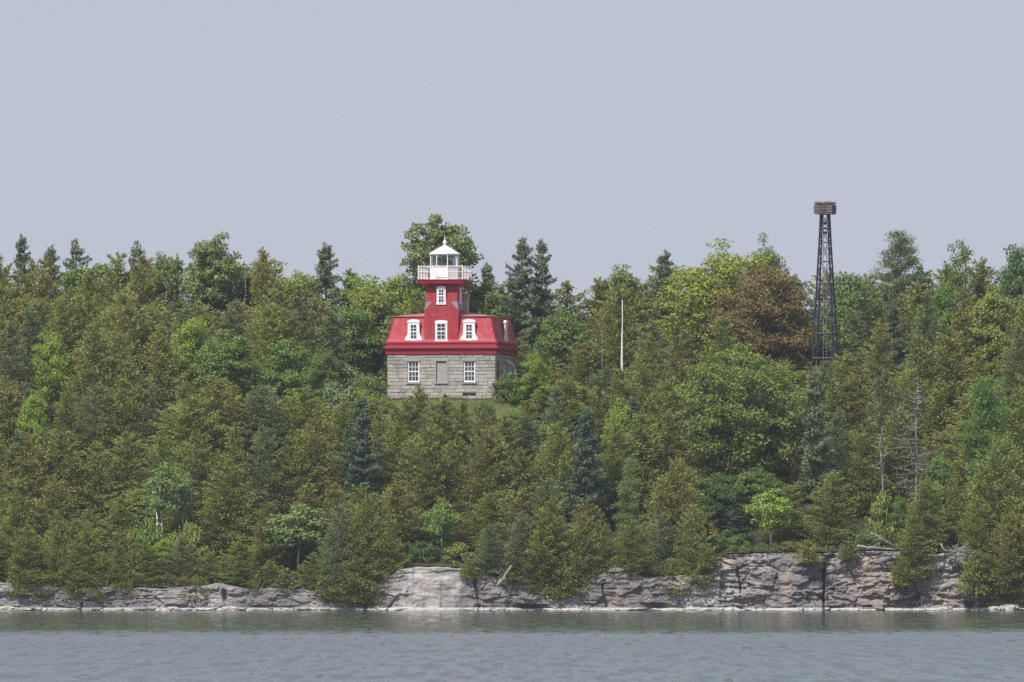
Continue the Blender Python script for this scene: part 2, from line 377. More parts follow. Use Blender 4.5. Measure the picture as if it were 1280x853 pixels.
    # cap rows running back under the soil
    cap1 = V[-1].copy(); cap1[:, 1] += .9; cap1[:, 2] += .10*fbm(xs, xs*0, 61, 2, 1.4) + .05
    cap2 = V[-1].copy(); cap2[:, 1] = shore_y(xs) + 2.6; cap2[:, 2] = ground(xs, cap2[:, 1]) - .25
    V = np.concatenate([V, cap1[None], cap2[None]]); ns, nx = V.shape[:2]
    I = np.arange(nx*ns).reshape(ns, nx); F = np.stack([I[:-1,:-1], I[:-1,1:], I[1:,1:], I[1:,:-1]], -1).reshape(-1, 4)
    tag(link('limestone_cliff', np_mesh('limestone_cliff', V.reshape(-1, 3), F, MAT['cliff'])), kind='structure')
make_cliff()

# ------------------------------------------------------------------ water
def water_mat():
    m = M('lake_water'); geo = m.n('ShaderNodeNewGeometry')
    def vec(scale):
        mp = m.n('ShaderNodeMapping'); mp.inputs['Scale'].default_value = scale; m.L.new(geo.outputs['Position'], mp.inputs[0]); return mp.outputs[0]
    a = m.noise(vec((1, .8, 1)), .6, 3, .6); b = m.noise(vec((1.0, .22, 1)), .14, 3, .6)
    s = m.n('ShaderNodeMath', operation='MULTIPLY_ADD'); m.L.new(b, s.inputs[0]); s.inputs[1].default_value = 1.2; m.L.new(a, s.inputs[2])
    # wind streaks make the ripples steeper or flatter; sheltered, flatter water lies under the shore
    st = m.noise(vec((1.1, .045, 1)), 1, 4, .75); gust = m.noise(vec((.012, .006, 1)), 1, 3, .5)
    sx = m.n('ShaderNodeSeparateXYZ'); m.L.new(geo.outputs['Position'], sx.inputs[0])
    yy = m.n('ShaderNodeMath', operation='MULTIPLY_ADD'); m.L.new(gust, yy.inputs[0]); yy.inputs[1].default_value = 130; m.L.new(sx.outputs[1], yy.inputs[2])
    y2 = m.n('ShaderNodeMath', operation='MULTIPLY_ADD'); m.L.new(st, y2.inputs[0]); y2.inputs[1].default_value = 150; m.L.new(yy.outputs[0], y2.inputs[2])
    lee = m.n('ShaderNodeMapRange'); lee.interpolation_type = 'SMOOTHSTEP'; lee.inputs[1].default_value = 700; lee.inputs[2].default_value = 840; lee.inputs[3].default_value = .22; lee.inputs[4].default_value = .15; m.L.new(y2.outputs[0], lee.inputs[0])
    sm = m.n('ShaderNodeMapRange'); sm.inputs[1].default_value = .34; sm.inputs[2].default_value = .66; sm.inputs[3].default_value = .25; sm.inputs[4].default_value = 1.75; m.L.new(st, sm.inputs[0])
    k = m.n('ShaderNodeMath', operation='MULTIPLY'); m.L.new(lee.outputs[0], k.inputs[0]); m.L.new(sm.outputs[0], k.inputs[1])
    bp = m.n('ShaderNodeBump'); bp.inputs['Distance'].default_value = .35; m.L.new(s.outputs[0], bp.inputs['Height']); m.L.new(k.outputs[0], bp.inputs['Strength'])
    m.L.new(bp.outputs[0], m.b.inputs['Normal']); m.b.inputs['IOR'].default_value = 1.333
    rg = m.n('ShaderNodeMapRange'); rg.inputs[1].default_value = .22; rg.inputs[2].default_value = .15; rg.inputs[3].default_value = .32; rg.inputs[4].default_value = .08; m.L.new(lee.outputs[0], rg.inputs[0])
    rr = m.n('ShaderNodeMapRange'); rr.inputs[1].default_value = .36; rr.inputs[2].default_value = .64; rr.inputs[3].default_value = .35; rr.inputs[4].default_value = 1.65; m.L.new(st, rr.inputs[0])
    r2 = m.n('ShaderNodeMath', operation='MULTIPLY'); m.L.new(rg.outputs[0], r2.inputs[0]); m.L.new(rr.outputs[0], r2.inputs[1])
    return m.done((.088, .108, .104), r2.outputs[0], .5)
mb = MB(); mb.add([(-900, -300, 0), (900, -300, 0), (900, 1420, 0), (-900, 1420, 0)], [(0,1,2,3)])
tag(mb.build('lake_water', water_mat()), kind='structure')

# ------------------------------------------------------------------ lighthouse
def wall_rects(x0, x1, z0, z1, holes):
    """the rectangle minus the holes, as rectangles"""
    xs = sorted({x0, x1, *[h[0] for h in holes], *[h[1] for h in holes]}); zs = sorted({z0, z1, *[h[2] for h in holes], *[h[3] for h in holes]})
    for a, b in zip(xs[:-1], xs[1:]):
        for c, d in zip(zs[:-1], zs[1:]):
            if not any(h[0] <= a and b <= h[1] and h[2] <= c and d <= h[3] for h in holes): yield a, b, c, d

def make_lighthouse():
    rnd = random.Random(4)
    root = empty('lighthouse', (HX, HY, HZ), HROT)
    tag(root, 'red and grey stone lighthouse with mansard roof and white lantern above the trees', 'lighthouse')
    H = 5.2; CH = 1/3.0; NR = 13
    front = [(-3.25, -2.15, 5, 11, 'w'), (2.15, 3.25, 5, 11, 'w'), (-.5, .5, 5, 11, 'b'), (2.05, 3.35, 1, 2, 's')]
    side = [(-4.35, -3.25, 5, 11, 'd'), (-.95, .15, 5, 11, 'w'), (1.9, 3.0, 5, 11, 'w')]
    faces = [(0, front), (R_(90), side), (R_(180), [(-2.9, -1.8, 5, 11, 'w'), (1.8, 2.9, 5, 11, 'w')]), (R_(270), [(-2.9, -1.8, 5, 11, 'w'), (1.8, 2.9, 5, 11, 'w')])]
    stone = MB(); back = MB(); trim = MB()
    for ang, holes in faces:
        s0, b0, t0 = stone.n, back.n, trim.n
        hz = [(a, b, c*CH, d*CH) for a, b, c, d, _ in holes]
        for a, b, c, d in wall_rects(-H+.12, H-.12, -1.0, NR*CH+.1, hz): back.box(a, b, -H+.06, -H+.42, c, d)
        for r in range(-3, NR):
            z0, z1 = r*CH, (r+1)*CH
            ends = [-H, H]; spans = [(-H + (.0 if r % 2 else .0), H)]
            for a, b, c, d, _ in holes:
                if c <= r < d:
                    new = []
                    for p, q in spans:
                        if a > p and b < q: new += [(p, a), (b, q)]
                        else: new.append((p, q))
                    spans = new
            for p, q in spans:
                x = p
                while x < q - 1e-6:
                    l = rnd.uniform(.55, 1.35); e = x + l
                    if q - e < .4: e = q
                    g = .007
                    f = rnd.uniform(.0, .055) + (.05 if r < 1 else 0)
                    xa = x + (g if x > p else 0 if x > -H else -.0); xb = e - g if e < q else e
                    # rock-faced block: bulging front
                    bev = .05
                    ya, yb = -H - f, -H + .10
                    stone.add([(xa, -H+.01, z0+g), (xb, -H+.01, z0+g), (xb, -H+.01, z1-g), (xa, -H+.01, z1-g),
                               (xa+bev*rnd.uniform(.5, 1.5), ya, z0+g+bev*rnd.uniform(.4, 1.6)), (xb-bev*rnd.uniform(.5, 1.5), ya-rnd.uniform(-.02, .02), z0+g+bev*rnd.uniform(.4, 1.6)),
                               (xb-bev*rnd.uniform(.5, 1.5), ya, z1-g-bev*rnd.uniform(.4, 1.6)), (xa+bev*rnd.uniform(.5, 1.5), ya+rnd.uniform(-.02, .02), z1-g-bev*rnd.uniform(.4, 1.6)),
                               (xa, yb, z0+g), (xb, yb, z0+g), (xb, yb, z1-g), (xa, yb, z1-g)],
                              [(4,5,6,7), (0,1,5,4), (1,2,6,5), (2,3,7,6), (3,0,4,7), (8,9,1,0), (9,10,2,1), (10,11,3,2), (11,8,0,3)])
                    x = e
        # dressed sill and lintel stones, blind panel
        for a, b, c, d, kind in holes:
            if kind in 'wbd':
                trim.box(a-.16, b+.16, -H-.13, -H+.05, c*CH-.14, c*CH-.004)
                trim.box(a-.16, b+.16, -H-.075, -H+.05, d*CH+.004, d*CH+.30)
            if kind == 'b':
                trim.box(a, b, -H+.10, -H+.30, c*CH, d*CH)
                for q in (a-.13, b+.004): trim.box(q, q+.126, -H-.068, -H+.05, c*CH, d*CH)
        trim.box(-H-.10, H+.10, -H-.10, -H+.02, 2*CH-.06, 2*CH+.03) if ang != 0 else None
        for mbx, k in ((stone, s0), (back, b0), (trim, t0)): mbx.rot(ang, k)
    back.build('wall_core', MAT['mortar'], root)
    stone.build('stone_wall', MAT['stone'], root)
    trim.build('dressed_stone', MAT['dressed'], root)

    def sash(name, x, z0, z1, w, cols, rows, y, ang, fr=.10, parent=root, c=(0, 0), recess=.0):
        """white sash window: frame with muntins, pane a child"""
        f = MB(); hw = w/2
        f.box(x-hw, x-hw+fr, y-.02, y+.12, z0, z1); f.box(x+hw-fr, x+hw, y-.02, y+.12, z0, z1)
        f.box(x-hw+fr, x+hw-fr, y-.02, y+.12, z0, z0+fr*1.3); f.box(x-hw+fr, x+hw-fr, y-.02, y+.12, z1-fr, z1)
        iw, ih = w-2*fr, (z1-z0)-2.3*fr; bx, bz = x-hw+fr, z0+fr*1.3
        for i in range(1, cols): q = bx+iw*i/cols; f.box(q-.022, q+.022, y+.01, y+.06, bz, bz+ih)
        for j in range(1, rows):
            q = bz+ih*j/rows; t = .05 if j*2 == rows else .022; f.box(bx, bx+iw, y+.005, y+.058, q-t, q+t)
        f.rot(ang, 0, c); fo = f.build(name, MAT['white'], parent)
        p = MB(); p.box(bx-.01, bx+iw+.01, y+.075, y+.095, bz-.01, bz+ih+.01); p.rot(ang, 0, c); p.build('pane', MAT['glass'], fo)
        return fo
    for ang, holes in faces:
        for a, b, c, d, kind in holes:
            if kind == 'w': sash('window', (a+b)/2, c*CH+.01, d*CH-.01, (b-a)-.02, 3, 4, -H+.10, ang)
            if kind == 's':
                f = MB(); y = -H+.2
                f.box(a+.01, b-.01, y, y+.05, c*CH+.01, d*CH-.01); f.rot(ang); fo = f.build('basement_window', MAT['glass'], root)
                for q in (a+.01, (a+b)/2-.03, b-.07):
                    g = MB(); g.box(q, q+.06, y-.04, y-.005, c*CH+.01, d*CH-.01); g.rot(ang); g.build('bar', MAT['pale_steel'], fo)
            if kind == 'd':
                f = MB(); f.box(a+.01, b-.01, -H+.02, -H+.09, c*CH+.01, d*CH-.01)
                for k in range(14): z = c*CH+.10+k*.13; f.box(a+.1, b-.1, -H+.0, -H+.018, z, z+.07)
                f.rot(ang); so = f.build('shutter', MAT['red_trim'], root); so['label'] = 'dark closed red shutter'
    # cornice
    zt = NR*CH
    k = MB()
    k.frustum(0, 0, H+.14, H+.14, zt, H+.16, H+.16, 4.76)
    k.frustum(0, 0, H+.30, H+.30, 4.762, H+.38, H+.38, 4.90); k.frustum(0, 0, H+.38, H+.38, 4.903, H+.36, H+.36, 5.0)
    k.frustum(0, 0, H+.16, H+.16, 5.003, H+.12, H+.12, 5.34); k.frustum(0, 0, H+.22, H+.22, 5.343, H+.20, H+.20, 5.50)
    k.build('cornice', MAT['red_trim'], root)
    # mansard, gently bell-cast
    mm = MB()
    prof = [(H+.14, 5.503), (H-.02, 5.80), (H-.24, 6.6), (H-.40, 7.4), (H-.47, 7.80)]
    for (r0, z0), (r1, z1) in zip(prof[:-1], prof[1:]):
        mm.add([(-r0,-r0,z0),(r0,-r0,z0),(r0,r0,z0),(-r0,r0,z0),(-r1,-r1,z1),(r1,-r1,z1),(r1,r1,z1),(-r1,r1,z1)],
               [(0,1,5,4),(1,2,6,5),(2,3,7,6),(3,0,4,7)])
    ro = mm.build('mansard_roof', MAT['red_shingle'], root)
    for sx in (-1, 1):
        for sy in (-1, 1): hb = MB(); hb.tube([(sx*r, sy*r, z) for r, z in prof], .055, 5); hb.build('hip_trim', MAT['red_trim'], ro)
    cb = MB(); cb.frustum(0, 0, H-.40, H-.40, 7.80, H-.36, H-.36, 7.90)
    cb.build('roof_curb', MAT['red_trim'], ro)
    tr = MB(); r0 = H-.34
    tr.frustum(0, 0, r0, r0, 7.903, .9, .9, 8.46); tr.build('upper_roof', MAT['red_metal_roof'], root)
    seam = MB()
    # chimney
    ch = MB(); ch.box(1.45, 1.93, -1.95, -1.47, 8.0, 10.05); ch.box(1.40, 1.98, -2.0, -1.42, 9.55, 9.72); ch.box(1.37, 2.01, -2.03, -1.39, 9.95, 10.14)
    ch.build('chimney', MAT['brick'], root)
    # dormers on four sides
    def dormer(x, ang, w=.88):
        y = -H-.02; z0, z1 = 5.56, 7.42
        d = MB(); hw = w/2+.11
        # cheeks and roof
        d.prism([(x-hw, z0), (x+hw, z0), (x+hw, z1), (x+.6*hw, z1+.12), (x, z1+.17), (x-.6*hw, z1+.12), (x-hw, z1)], y+.05, y+.9)
        d.rot(ang); do = d.build('dormer', MAT['red_siding'], root)
        hd = MB(); n = 10
        arc = [(x+(hw+.07)*math.cos(math.pi*i/n), z1-.02+.23*math.sin(math.pi*i/n)) for i in range(n+1)]
        hd.prism(arc + [(x-hw-.07, z1-.10), (x+hw+.07, z1-.10)], y-.10, y+.10)
        # frame boards with flared scroll feet
        for s in (-1, 1):
            o = hw; i_ = w/2-.16
            poly = [(x+s*i_, z0), (x+s*(o+.28), z0), (x+s*(o+.27), z0+.30), (x+s*(o+.12), z0+.50), (x+s*(o+.03), z0+.78), (x+s*o, z1-.101), (x+s*i_, z1-.101)]
            if s < 0: poly = poly[::-1]
            hd.prism(poly, y-.05, y+.048)
        hd.box(x-w/2+.16, x+w/2-.16, y-.07, y+.047, z0, z0+.20); hd.box(x-w/2+.16, x+w/2-.16, y-.045, y+.047, z1-.28, z1-.101)
        hd.rot(ang); hd.build('surround', MAT['white'], do)
        sash('window', x, z0+.19, z1-.27, w-.26, 2, 4, y-.055, ang, fr=.045, parent=do)
    for x in (-2.68, 2.68): dormer(x, 0); dormer(x, math.pi)
    dormer(0, R_(90)); dormer(0, R_(270))
    # stair tower: lower block, front gable, grey skirt, upper shaft
    cy = -H-.03+1.64
    t = MB(); t.box(-1.64, 1.64, cy-1.64, cy+1.64, 5.503, 8.50)
    t.prism([(-1.645, 8.50), (1.645, 8.50), (.30, 9.86), (-.30, 9.86)], cy-1.66, cy-1.45)
    t.rot(0); t.build('stair_tower', MAT['red_siding'], root)
    sk = MB(); sk.frustum(0, cy, 1.652, 1.652, 8.503, 1.51, 1.51, 9.30); sk.build('skirt_roof', MAT['grey_slate'], root)
    up = MB(); up.box(-1.50, 1.50, cy-1.50, cy+1.50, 8.6, 10.80)
    up.build('upper_tower', MAT['red_siding'], root)
    cv = MB()
    for i in range(6):
        a, b = i/6, (i+1)/6
        cv.frustum(0, cy, 1.53+.5*a*a, 1.53+.5*a*a, 10.70+.30*a, 1.53+.5*b*b, 1.53+.5*b*b, 10.70+.30*b-.001)
    cv.build('cove', MAT['red_trim'], root)
    dk = MB(); dk.frustum(0, cy, 2.16, 2.16, 11.0, 2.22, 2.22, 11.30); dk.frustum(0, cy, 2.26, 2.26, 11.303, 2.26, 2.26, 11.38); dk.build('gallery_deck', MAT['red_trim'], root)
    # front tower windows: second floor and top
    def tower_window(x, z0, z1, w, ang, c, y, head=True):
        d = MB(); hw = w/2
        d.box(x-hw, x-hw+.19, y-.06, y, z0, z1); d.box(x+hw-.19, x+hw, y-.06, y, z0, z1)
        d.box(x-hw-.04, x+hw+.04, y-.09, y, z0-.09, z0+.10)
        n = 8; arc = [(x+(hw+.03)*math.cos(math.pi*i/n), z1-.004+.12*math.sin(math.pi*i/n)) for i in range(n+1)]
        d.prism(arc + [(x-hw-.03, z1-.2), (x+hw+.03, z1-.2)], y-.085, y)
        d.rot(ang, 0, c); o = d.build('window_surround', MAT['white'], root)
        sash('sash', x, z0+.08, z1-.18, w-.34, 2, 4, y-.112, ang, fr=.045, parent=o, c=c)
    yf = cy-1.64
    tower_window(0, 5.62, 7.42, 1.16, 0, (0, cy), yf-.003)
    tower_window(0, 9.10, 10.66, .86, 0, (0, cy), yf-.02)
    for a in (90, 270): tower_window(0, 9.15, 10.62, .86, R_(a), (0, cy), cy-1.503)
    # gallery railing
    ra = MB(); g = 2.12
    for a in range(4):
        n0 = ra.n
        ra.box(-g, g, cy-g-.03, cy-g+.03, 12.60, 12.66); ra.box(-g, g, cy-g-.02, cy-g+.02, 11.46, 11.50); ra.box(-g, g, cy-g-.018, cy-g+.018, 12.10, 12.135)
        for i in range(1, 18): x = -g+2*g*i/18; ra.box(x-.010, x+.010, cy-g-.010, cy-g+.010, 11.50, 12.60)
        for x in (-g, -g/3, g/3): ra.box(x-.045, x+.045, cy-g-.045, cy-g+.045, 11.38, 12.72)
        ra.rot(a*math.pi/2, n0, (0, cy))
    ra.build('railing', MAT['white'], root)
    # lantern
    A0 = R_(22.5); R = 1.385
    lw = MB(); lw.ngon(0, cy, 8, R, 11.383, R, 12.62, A0); lw.ngon(0, cy, 8, R+.06, 12.62, R+.06, 12.70, A0); lw.ngon(0, cy, 8, R+.05, 11.385, R+.05, 11.50, A0)
    for i in range(8):
        a = A0 + i*math.pi/4; lw.tube([(R*math.cos(a), cy+R*math.sin(a), 11.4), (R*math.cos(a), cy+R*math.sin(a), 12.6)], .035, 5)
    lo = lw.build('lantern_wall', MAT['white'], root)
    fr = MB()
    for i in range(8):
        a = A0 + i*math.pi/4; fr.tube([((R-.02)*math.cos(a), cy+(R-.02)*math.sin(a), 12.69), ((R-.02)*math.cos(a), cy+(R-.02)*math.sin(a), 13.80)], .05, 6)
    fr.ngon(0, cy, 8, R+.02, 13.70, R+.02, 13.80, A0)
    fr.build('lantern_frame', MAT['white'], root)
    for i in range(8):
        a, b = A0+i*math.pi/4, A0+(i+1)*math.pi/4; q = R-.04
        gl = MB(); p0 = (q*math.cos(a), cy+q*math.sin(a)); p1 = (q*math.cos(b), cy+q*math.sin(b))
        gl.add([(*p0, 12.70), (*p1, 12.70), (*p1, 13.70), (*p0, 13.70)], [(0,1,2,3)]); gl.build('lantern_pane', MAT['lantern_glass'], root)
    rf = MB(); rf.ngon(0, cy, 8, R+.14, 13.803, R+.14, 13.86, A0); rf.ngon(0, cy, 8, R+.15, 13.863, .75, 14.32, A0); rf.ngon(0, cy, 8, .75, 14.32, .16, 14.66, A0)
    rf.ngon(0, cy, 12, .16, 14.66, .12, 14.74); lr = rf.build('lantern_roof', MAT['white'], root)
    fi = MB(); n = 9
    pr = [(.07, 14.72)] + [(max(.02, .19*math.sin(math.pi*i/n)), 14.95-.19*math.cos(math.pi*i/n)) for i in range(1, n)] + [(.05, 15.16), (.022, 15.5), (.006, 15.72)]
    for (a, za), (b, zb) in zip(pr[:-1], pr[1:]): fi.ngon(0, cy, 12, a, za, b, zb)
    fi.build('finial', MAT['white'], root, False)
    # lamp standing in the lantern
    lp = MB(); lp.ngon(0, cy, 10, .10, 12.62, .10, 12.95); lp.ngon(0, cy, 12, .22, 12.95, .26, 13.15); lp.ngon(0, cy, 12, .26, 13.15, .18, 13.42)
    lp.build('beacon', MAT['lantern_glass'], root)
make_lighthouse()

# ------------------------------------------------------------------ steel tower with a nest
def make_tower():
    zb = float(ground(TX, TY)); Zt = py2z(268, TY); Hh = Zt - zb
    t = empty('skeleton_tower', (TX, TY, zb), R_(-14))
    tag(t, 'tall dark steel lattice tower carrying a stick nest above the treeline', 'tower')
    def hw(z):
        y = z2py(zb+z, TY)      # photo row -> half width
        return np.interp(y, [268, 303, 448, 500], [.36, .47, 1.02, 1.23])
    levels = [0, Hh-(py2z(268,TY)-py2z(448,TY))] + [Hh-(py2z(268,TY)-py2z(y,TY)) for y in (417, 378, 354, 327, 303, 285)] + [Hh]
    for sx in (-1, 1):
        for sy in (-1, 1):
            l = MB(); l.tube([(sx*hw(z), sy*hw(z), z) for z in levels], .095, 6); l.build('leg', MAT['steel'], t)
    br = MB()
    for i, z in enumerate(levels):
        h = hw(z)
        if i > 0:
            hz = MB()
            for a in range(4):
                n0 = hz.n; hz.tube([(-h, -h, z), (h, -h, z)], .055, 5); hz.rot(a*math.pi/2, n0)
            hz.build('crossbar', MAT['steel'], t)
        if i < len(levels)-1:
            z1 = levels[i+1]; h1 = hw(z1)
            for a in range(4):
                n0 = br.n; br.tube([(-h, -h, z), (h1, -h1, z1)], .033, 4); br.tube([(h, -h, z), (-h1, -h1, z1)], .033, 4); br.rot(a*math.pi/2, n0)
    br.build('brace', MAT['steel'], t)
    ld = MB()
    for x in (-.17, .17): ld.tube([(x, -.05, 0), (x, -.02, Hh)], .026, 4)
    z = .3
    while z < Hh-.3: ld.tube([(-.17, -.04, z), (.17, -.04, z)], .014, 4); z += .30
    ld.build('ladder', MAT['pale_steel'], t)
    for k in range(3): lb = MB(); lb.box(-.14, .14, -.12, .10, Hh-1.0-k*.45, Hh-.75-k*.45); lb.build('bracket', MAT['steel'], t)
    pf = MB(); pf.box(-.86, .86, -.86, .86, Hh, Hh+.12)
    for k in range(4):
        for j in range(3):
            n0 = pf.n; pf.box(-.9, .9, -.90, -.85, Hh+.16+j*.24, Hh+.35+j*.24); pf.rot(k*math.pi/2, n0)
    for sx in (-.84, .84):
        for sy in (-.84, .84): pf.box(sx-.04, sx+.04, sy-.04, sy+.04, Hh+.12, Hh+.92)
    pf.build('platform', MAT['boards'], t)
    # osprey nest: a heap of sticks in and over the box
    rnd = random.Random(8); n = MB()
    n.ngon(0, 0, 14, .72, 0, .80, .82); n.ngon(0, 0, 14, .80, .82, .55, .95)
    for i in range(620):
        a = rnd.uniform(0, 2*math.pi); r = rnd.uniform(.55, .98); z = rnd.uniform(.0, 1.02); L = rnd.uniform(.35, .9)
        d = Vector((-math.sin(a), math.cos(a), 0)) * rnd.choice((-1, 1)) + Vector((rnd.gauss(0, .45), rnd.gauss(0, .45), rnd.gauss(0, .35)))
        d.normalize(); p = Vector((r*math.cos(a), r*math.sin(a), z)); q = p - d*L/2; e = p + d*L/2
        n.tube([q, p + Vector((0, 0, .02)), e], [.012, .016, .008], 3, False)
    ro = n.build('bird_nest', MAT['sticks']); ro.location = (TX, TY, zb+Hh+.121); ro.rotation_euler = (0, 0, R_(-14))
    tag(ro, 'bulky brown stick nest on top of the steel tower', 'nest')
make_tower()

# ------------------------------------------------------------------ tree building
def unit(a): return a/np.maximum(np.linalg.norm(a, axis=-1, keepdims=True), 1e-9)
def leaf_mesh(name, P, D, L, W, rng, mat, N=None):
    """one bent rhombic leaf or spray per point"""
    n = len(P); D = unit(D); A = unit(np.cross(D, rng.normal(size=(n, 3))*(1 if N is None else .42) + (0 if N is None else unit(N)))); B = np.cross(D, A)
    L = L[:, None]; W = W[:, None]; bend = B*L*rng.uniform(-.18, .18, (n, 1))
    v = np.stack([P, P + D*L*.5 + A*W*.5 + bend, P + D*L, P + D*L*.5 - A*W*.5 + bend], 1).reshape(-1, 3)
    return np_mesh(name, v, np.arange(4*n).reshape(-1, 4), mat)

def wood_mesh(name, tubes, mat, k=6):
    b = MB()
    for pts, rad, kk in tubes: b.tube(pts, rad, kk)
    me = bpy.data.meshes.new(name); me.from_pydata(b.V, [], b.F); me.materials.append(mat)
    me.polygons.foreach_set('use_smooth', [True]*len(me.polygons)); return me

def cedar(seed, H=10, R=2.5, boughs=95, per=120, low=.04, mat='cedar', multi=1):
    """white cedar: short upswept boughs, each a drooping flat fan of sprays with a dark gap under it"""
    rng = np.random.default_rng(seed); P = []; D = []; L = []; W = []; N = []; tubes = []
    lead = [(0, 0, 1.0, 1.0)] + [(rng.uniform(-.6, .6)*R, rng.uniform(-.6, .6)*R, rng.uniform(.66, .93), rng.uniform(.5, .75)) for _ in range(multi-1)]
    for lx, ly, hf, rf_ in lead:
        h = H*hf; tubes.append(([(0, 0, -.6), (lx*.4, ly*.4, h*.3), (lx, ly, h*.97)], [.16*H/10, .12*H/10, .02], 7))
        nb = int(boughs*hf*(.35+.65*rf_)); lob = rng.uniform(0, 6.28, 4); a = rng.uniform(0, 6.28)
        for i in range(nb):
            t = low + (1-low)*(1-((i+.5)/nb)**.68) + rng.normal()*.012; t = min(.985, max(low, t)); a += 2.39996 + rng.normal()*.35
            env = (1-t)**.52 * min(1, .70 + 1.5*(t-low)) * (1 + .20*math.sin(2*a+lob[0]+5*t) + .14*math.sin(3*a+lob[1]-9*t) + .12*math.sin(15*t+lob[2]+a))
            ln = max(.22, R*rf_*env*rng.uniform(.74, 1.16)); ca, sa = math.cos(a), math.sin(a); x0, y0 = lx*min(1, t*2.2), ly*min(1, t*2.2)
            up = rng.uniform(.10, .45) + .55*t; z0 = t*h - up*ln*.55; m = int(per*(.35+.65*(ln/1.8)))
            s_ = rng.beta(2.2, 1.5, m)*1.08; width = (.16+.40*ln*np.sqrt(np.clip(s_*(1.18-s_), .02, 1)))*1.05; lat = rng.normal(size=m)*width*.62
            zz = z0 + up*ln*s_**1.25 - .26*lat**2/(.2+.25*ln) - np.abs(rng.normal(size=m))*(.10+.06*ln) - .22*ln*np.clip(s_-.78, 0, 1)**1.5*3
            P.append(np.stack([x0+ca*ln*s_-sa*lat, y0+sa*ln*s_+ca*lat, zz], 1))
            sg = lat/(width+.01)
            D.append(np.stack([ca-sa*sg*.7, sa+ca*sg*.7, np.full(m, up*.9-.1)], 1) + rng.normal(size=(m, 3))*.42)
            N.append(np.stack([ca*.75-sa*sg*.6, sa*.75+ca*sg*.6, np.full(m, .85)], 1))
            L.append(rng.uniform(.12, .30, m)); W.append(rng.uniform(.07, .15, m))
            tubes.append(([(x0, y0, max(.15, z0)), (x0+ca*ln*.5, y0+sa*ln*.5, max(.15, z0+up*ln*.42-.04)), (x0+ca*ln*.9, y0+sa*ln*.9, max(.15, z0+up*ln*.86-.05))], [.035, .022, .008], 3))
        # dim inner sprays and the leader
        m = int(700*rf_*hf); t = rng.random(m)*.9+.03; r = R*rf_*(1-t)**.7*rng.random(m)*.55; aa = rng.uniform(0, 6.28, m)
        P.append(np.stack([lx*np.minimum(1, t*2.2)+r*np.cos(aa), ly*np.minimum(1, t*2.2)+r*np.sin(aa), t*h], 1)); D.append(rng.normal(size=(m, 3))+np.array([0, 0, .4])); N.append(rng.normal(size=(m, 3))); L.append(rng.uniform(.2, .42, m)); W.append(rng.uniform(.12, .24, m))
        m = 70; zz = rng.random(m); P.append(np.array([lx, ly, h-.05]) + rng.normal(size=(m, 3))*np.array([.14, .14, 0])*(.2+zz[:, None]) - np.array([0, 0, .9])*zz[:, None]); D.append(rng.normal(size=(m, 3))*.5 + np.array([0, 0, 1.]))
        N.append(rng.normal(size=(m, 3))); L.append(rng.uniform(.12, .26, m)); W.append(rng.uniform(.05, .11, m))
    P, D, L, W, N = map(np.concatenate, (P, D, L, W, N))
    k = P[:, 2] > .05
    return leaf_mesh('crown', P[k], D[k], L[k], W[k], rng, MAT[mat], N[k]), wood_mesh('trunk', tubes, MAT['bark'])

def spruce(seed, H=12, R=2.6, step=.34, low=.12, mat='spruce', sparse=1.0, droop=.25, bark='bark'):
    rng = np.random.default_rng(seed); P = []; D = []; L = []; W = []; tubes = [([(0, 0, -.6), (.05, 0, H*.5), (0, 0, H)], [.17*H/12, .11*H/12, .015], 7)]
    z = low*H; ph = rng.uniform(0, 6.28, 3)
    while z < H-.15:
        nb = int(rng.integers(4, 7)); a0 = rng.uniform(0, 6.28); t = (z/H-low)/(1-low)
        for j in range(nb):
            if rng.random() > sparse*.93: continue
            zb = z + rng.normal()*.16; t = min(1, max(0, (zb/H-low)/(1-low)))
            a = a0 + 2*math.pi*j/nb + rng.uniform(-.4, .4); ln = R*((1-t)**.66*.95+.05)*rng.uniform(.45, 1.22)*min(1, .6+2*t)*(1+.18*math.sin(2*a+ph[0]+7*t)+.12*math.sin(3*a+ph[1]-13*t))
            s = np.linspace(.10, 1, max(3, int(ln*30)))
            rise = -droop*ln*s + (droop*.8)*ln*s**2.4 + rng.uniform(-.10, .16)*ln*s + .40*t*ln*s
            cx, cy_, cz = np.cos(a)*ln*s, np.sin(a)*ln*s, zb + rise
            tubes.append(([(0, 0, zb), (cx[len(s)//2], cy_[len(s)//2], cz[len(s)//2]), (cx[-1], cy_[-1], cz[-1])], [.03, .018, .006], 3))
            for sd_ in range(4):
                m = len(s); lat = rng.uniform(-1, 1, m)*(.14+.34*ln*.5*(1-s)*1.1); pos = np.stack([cx - np.sin(a)*lat, cy_ + np.cos(a)*lat, cz - np.abs(lat)*.30 + rng.normal(-.03, .08, m)], 1)
                P.append(pos); dd = np.stack([math.cos(a) - math.sin(a)*np.sign(lat)*.9, math.sin(a) + math.cos(a)*np.sign(lat)*.9, np.full(m, -.15)+rng.normal(0, .35, m)], 1)
                D.append(dd + rng.normal(size=(m, 3))*.35); L.append(rng.uniform(.14, .30, m)); W.append(rng.uniform(.06, .13, m))
        z += step*rng.uniform(.7, 1.3)*(1-.35*t)
    m = 60; P.append(np.stack([rng.normal(0, .07, m), rng.normal(0, .07, m), H-rng.uniform(0, .9, m)], 1)); D.append(rng.normal(size=(m, 3))*.6+np.array([0, 0, .8])); L.append(rng.uniform(.1, .22, m)); W.append(rng.uniform(.04, .09, m))
    P, D, L, W = map(np.concatenate, (P, D, L, W))
    N = unit(np.stack([P[:, 0], P[:, 1], 0*P[:, 0]], 1))*.7 + np.array([0, 0, .8])
    return leaf_mesh('crown', P, D, L, W, rng, MAT[mat], N), wood_mesh('trunk', tubes, MAT[bark])

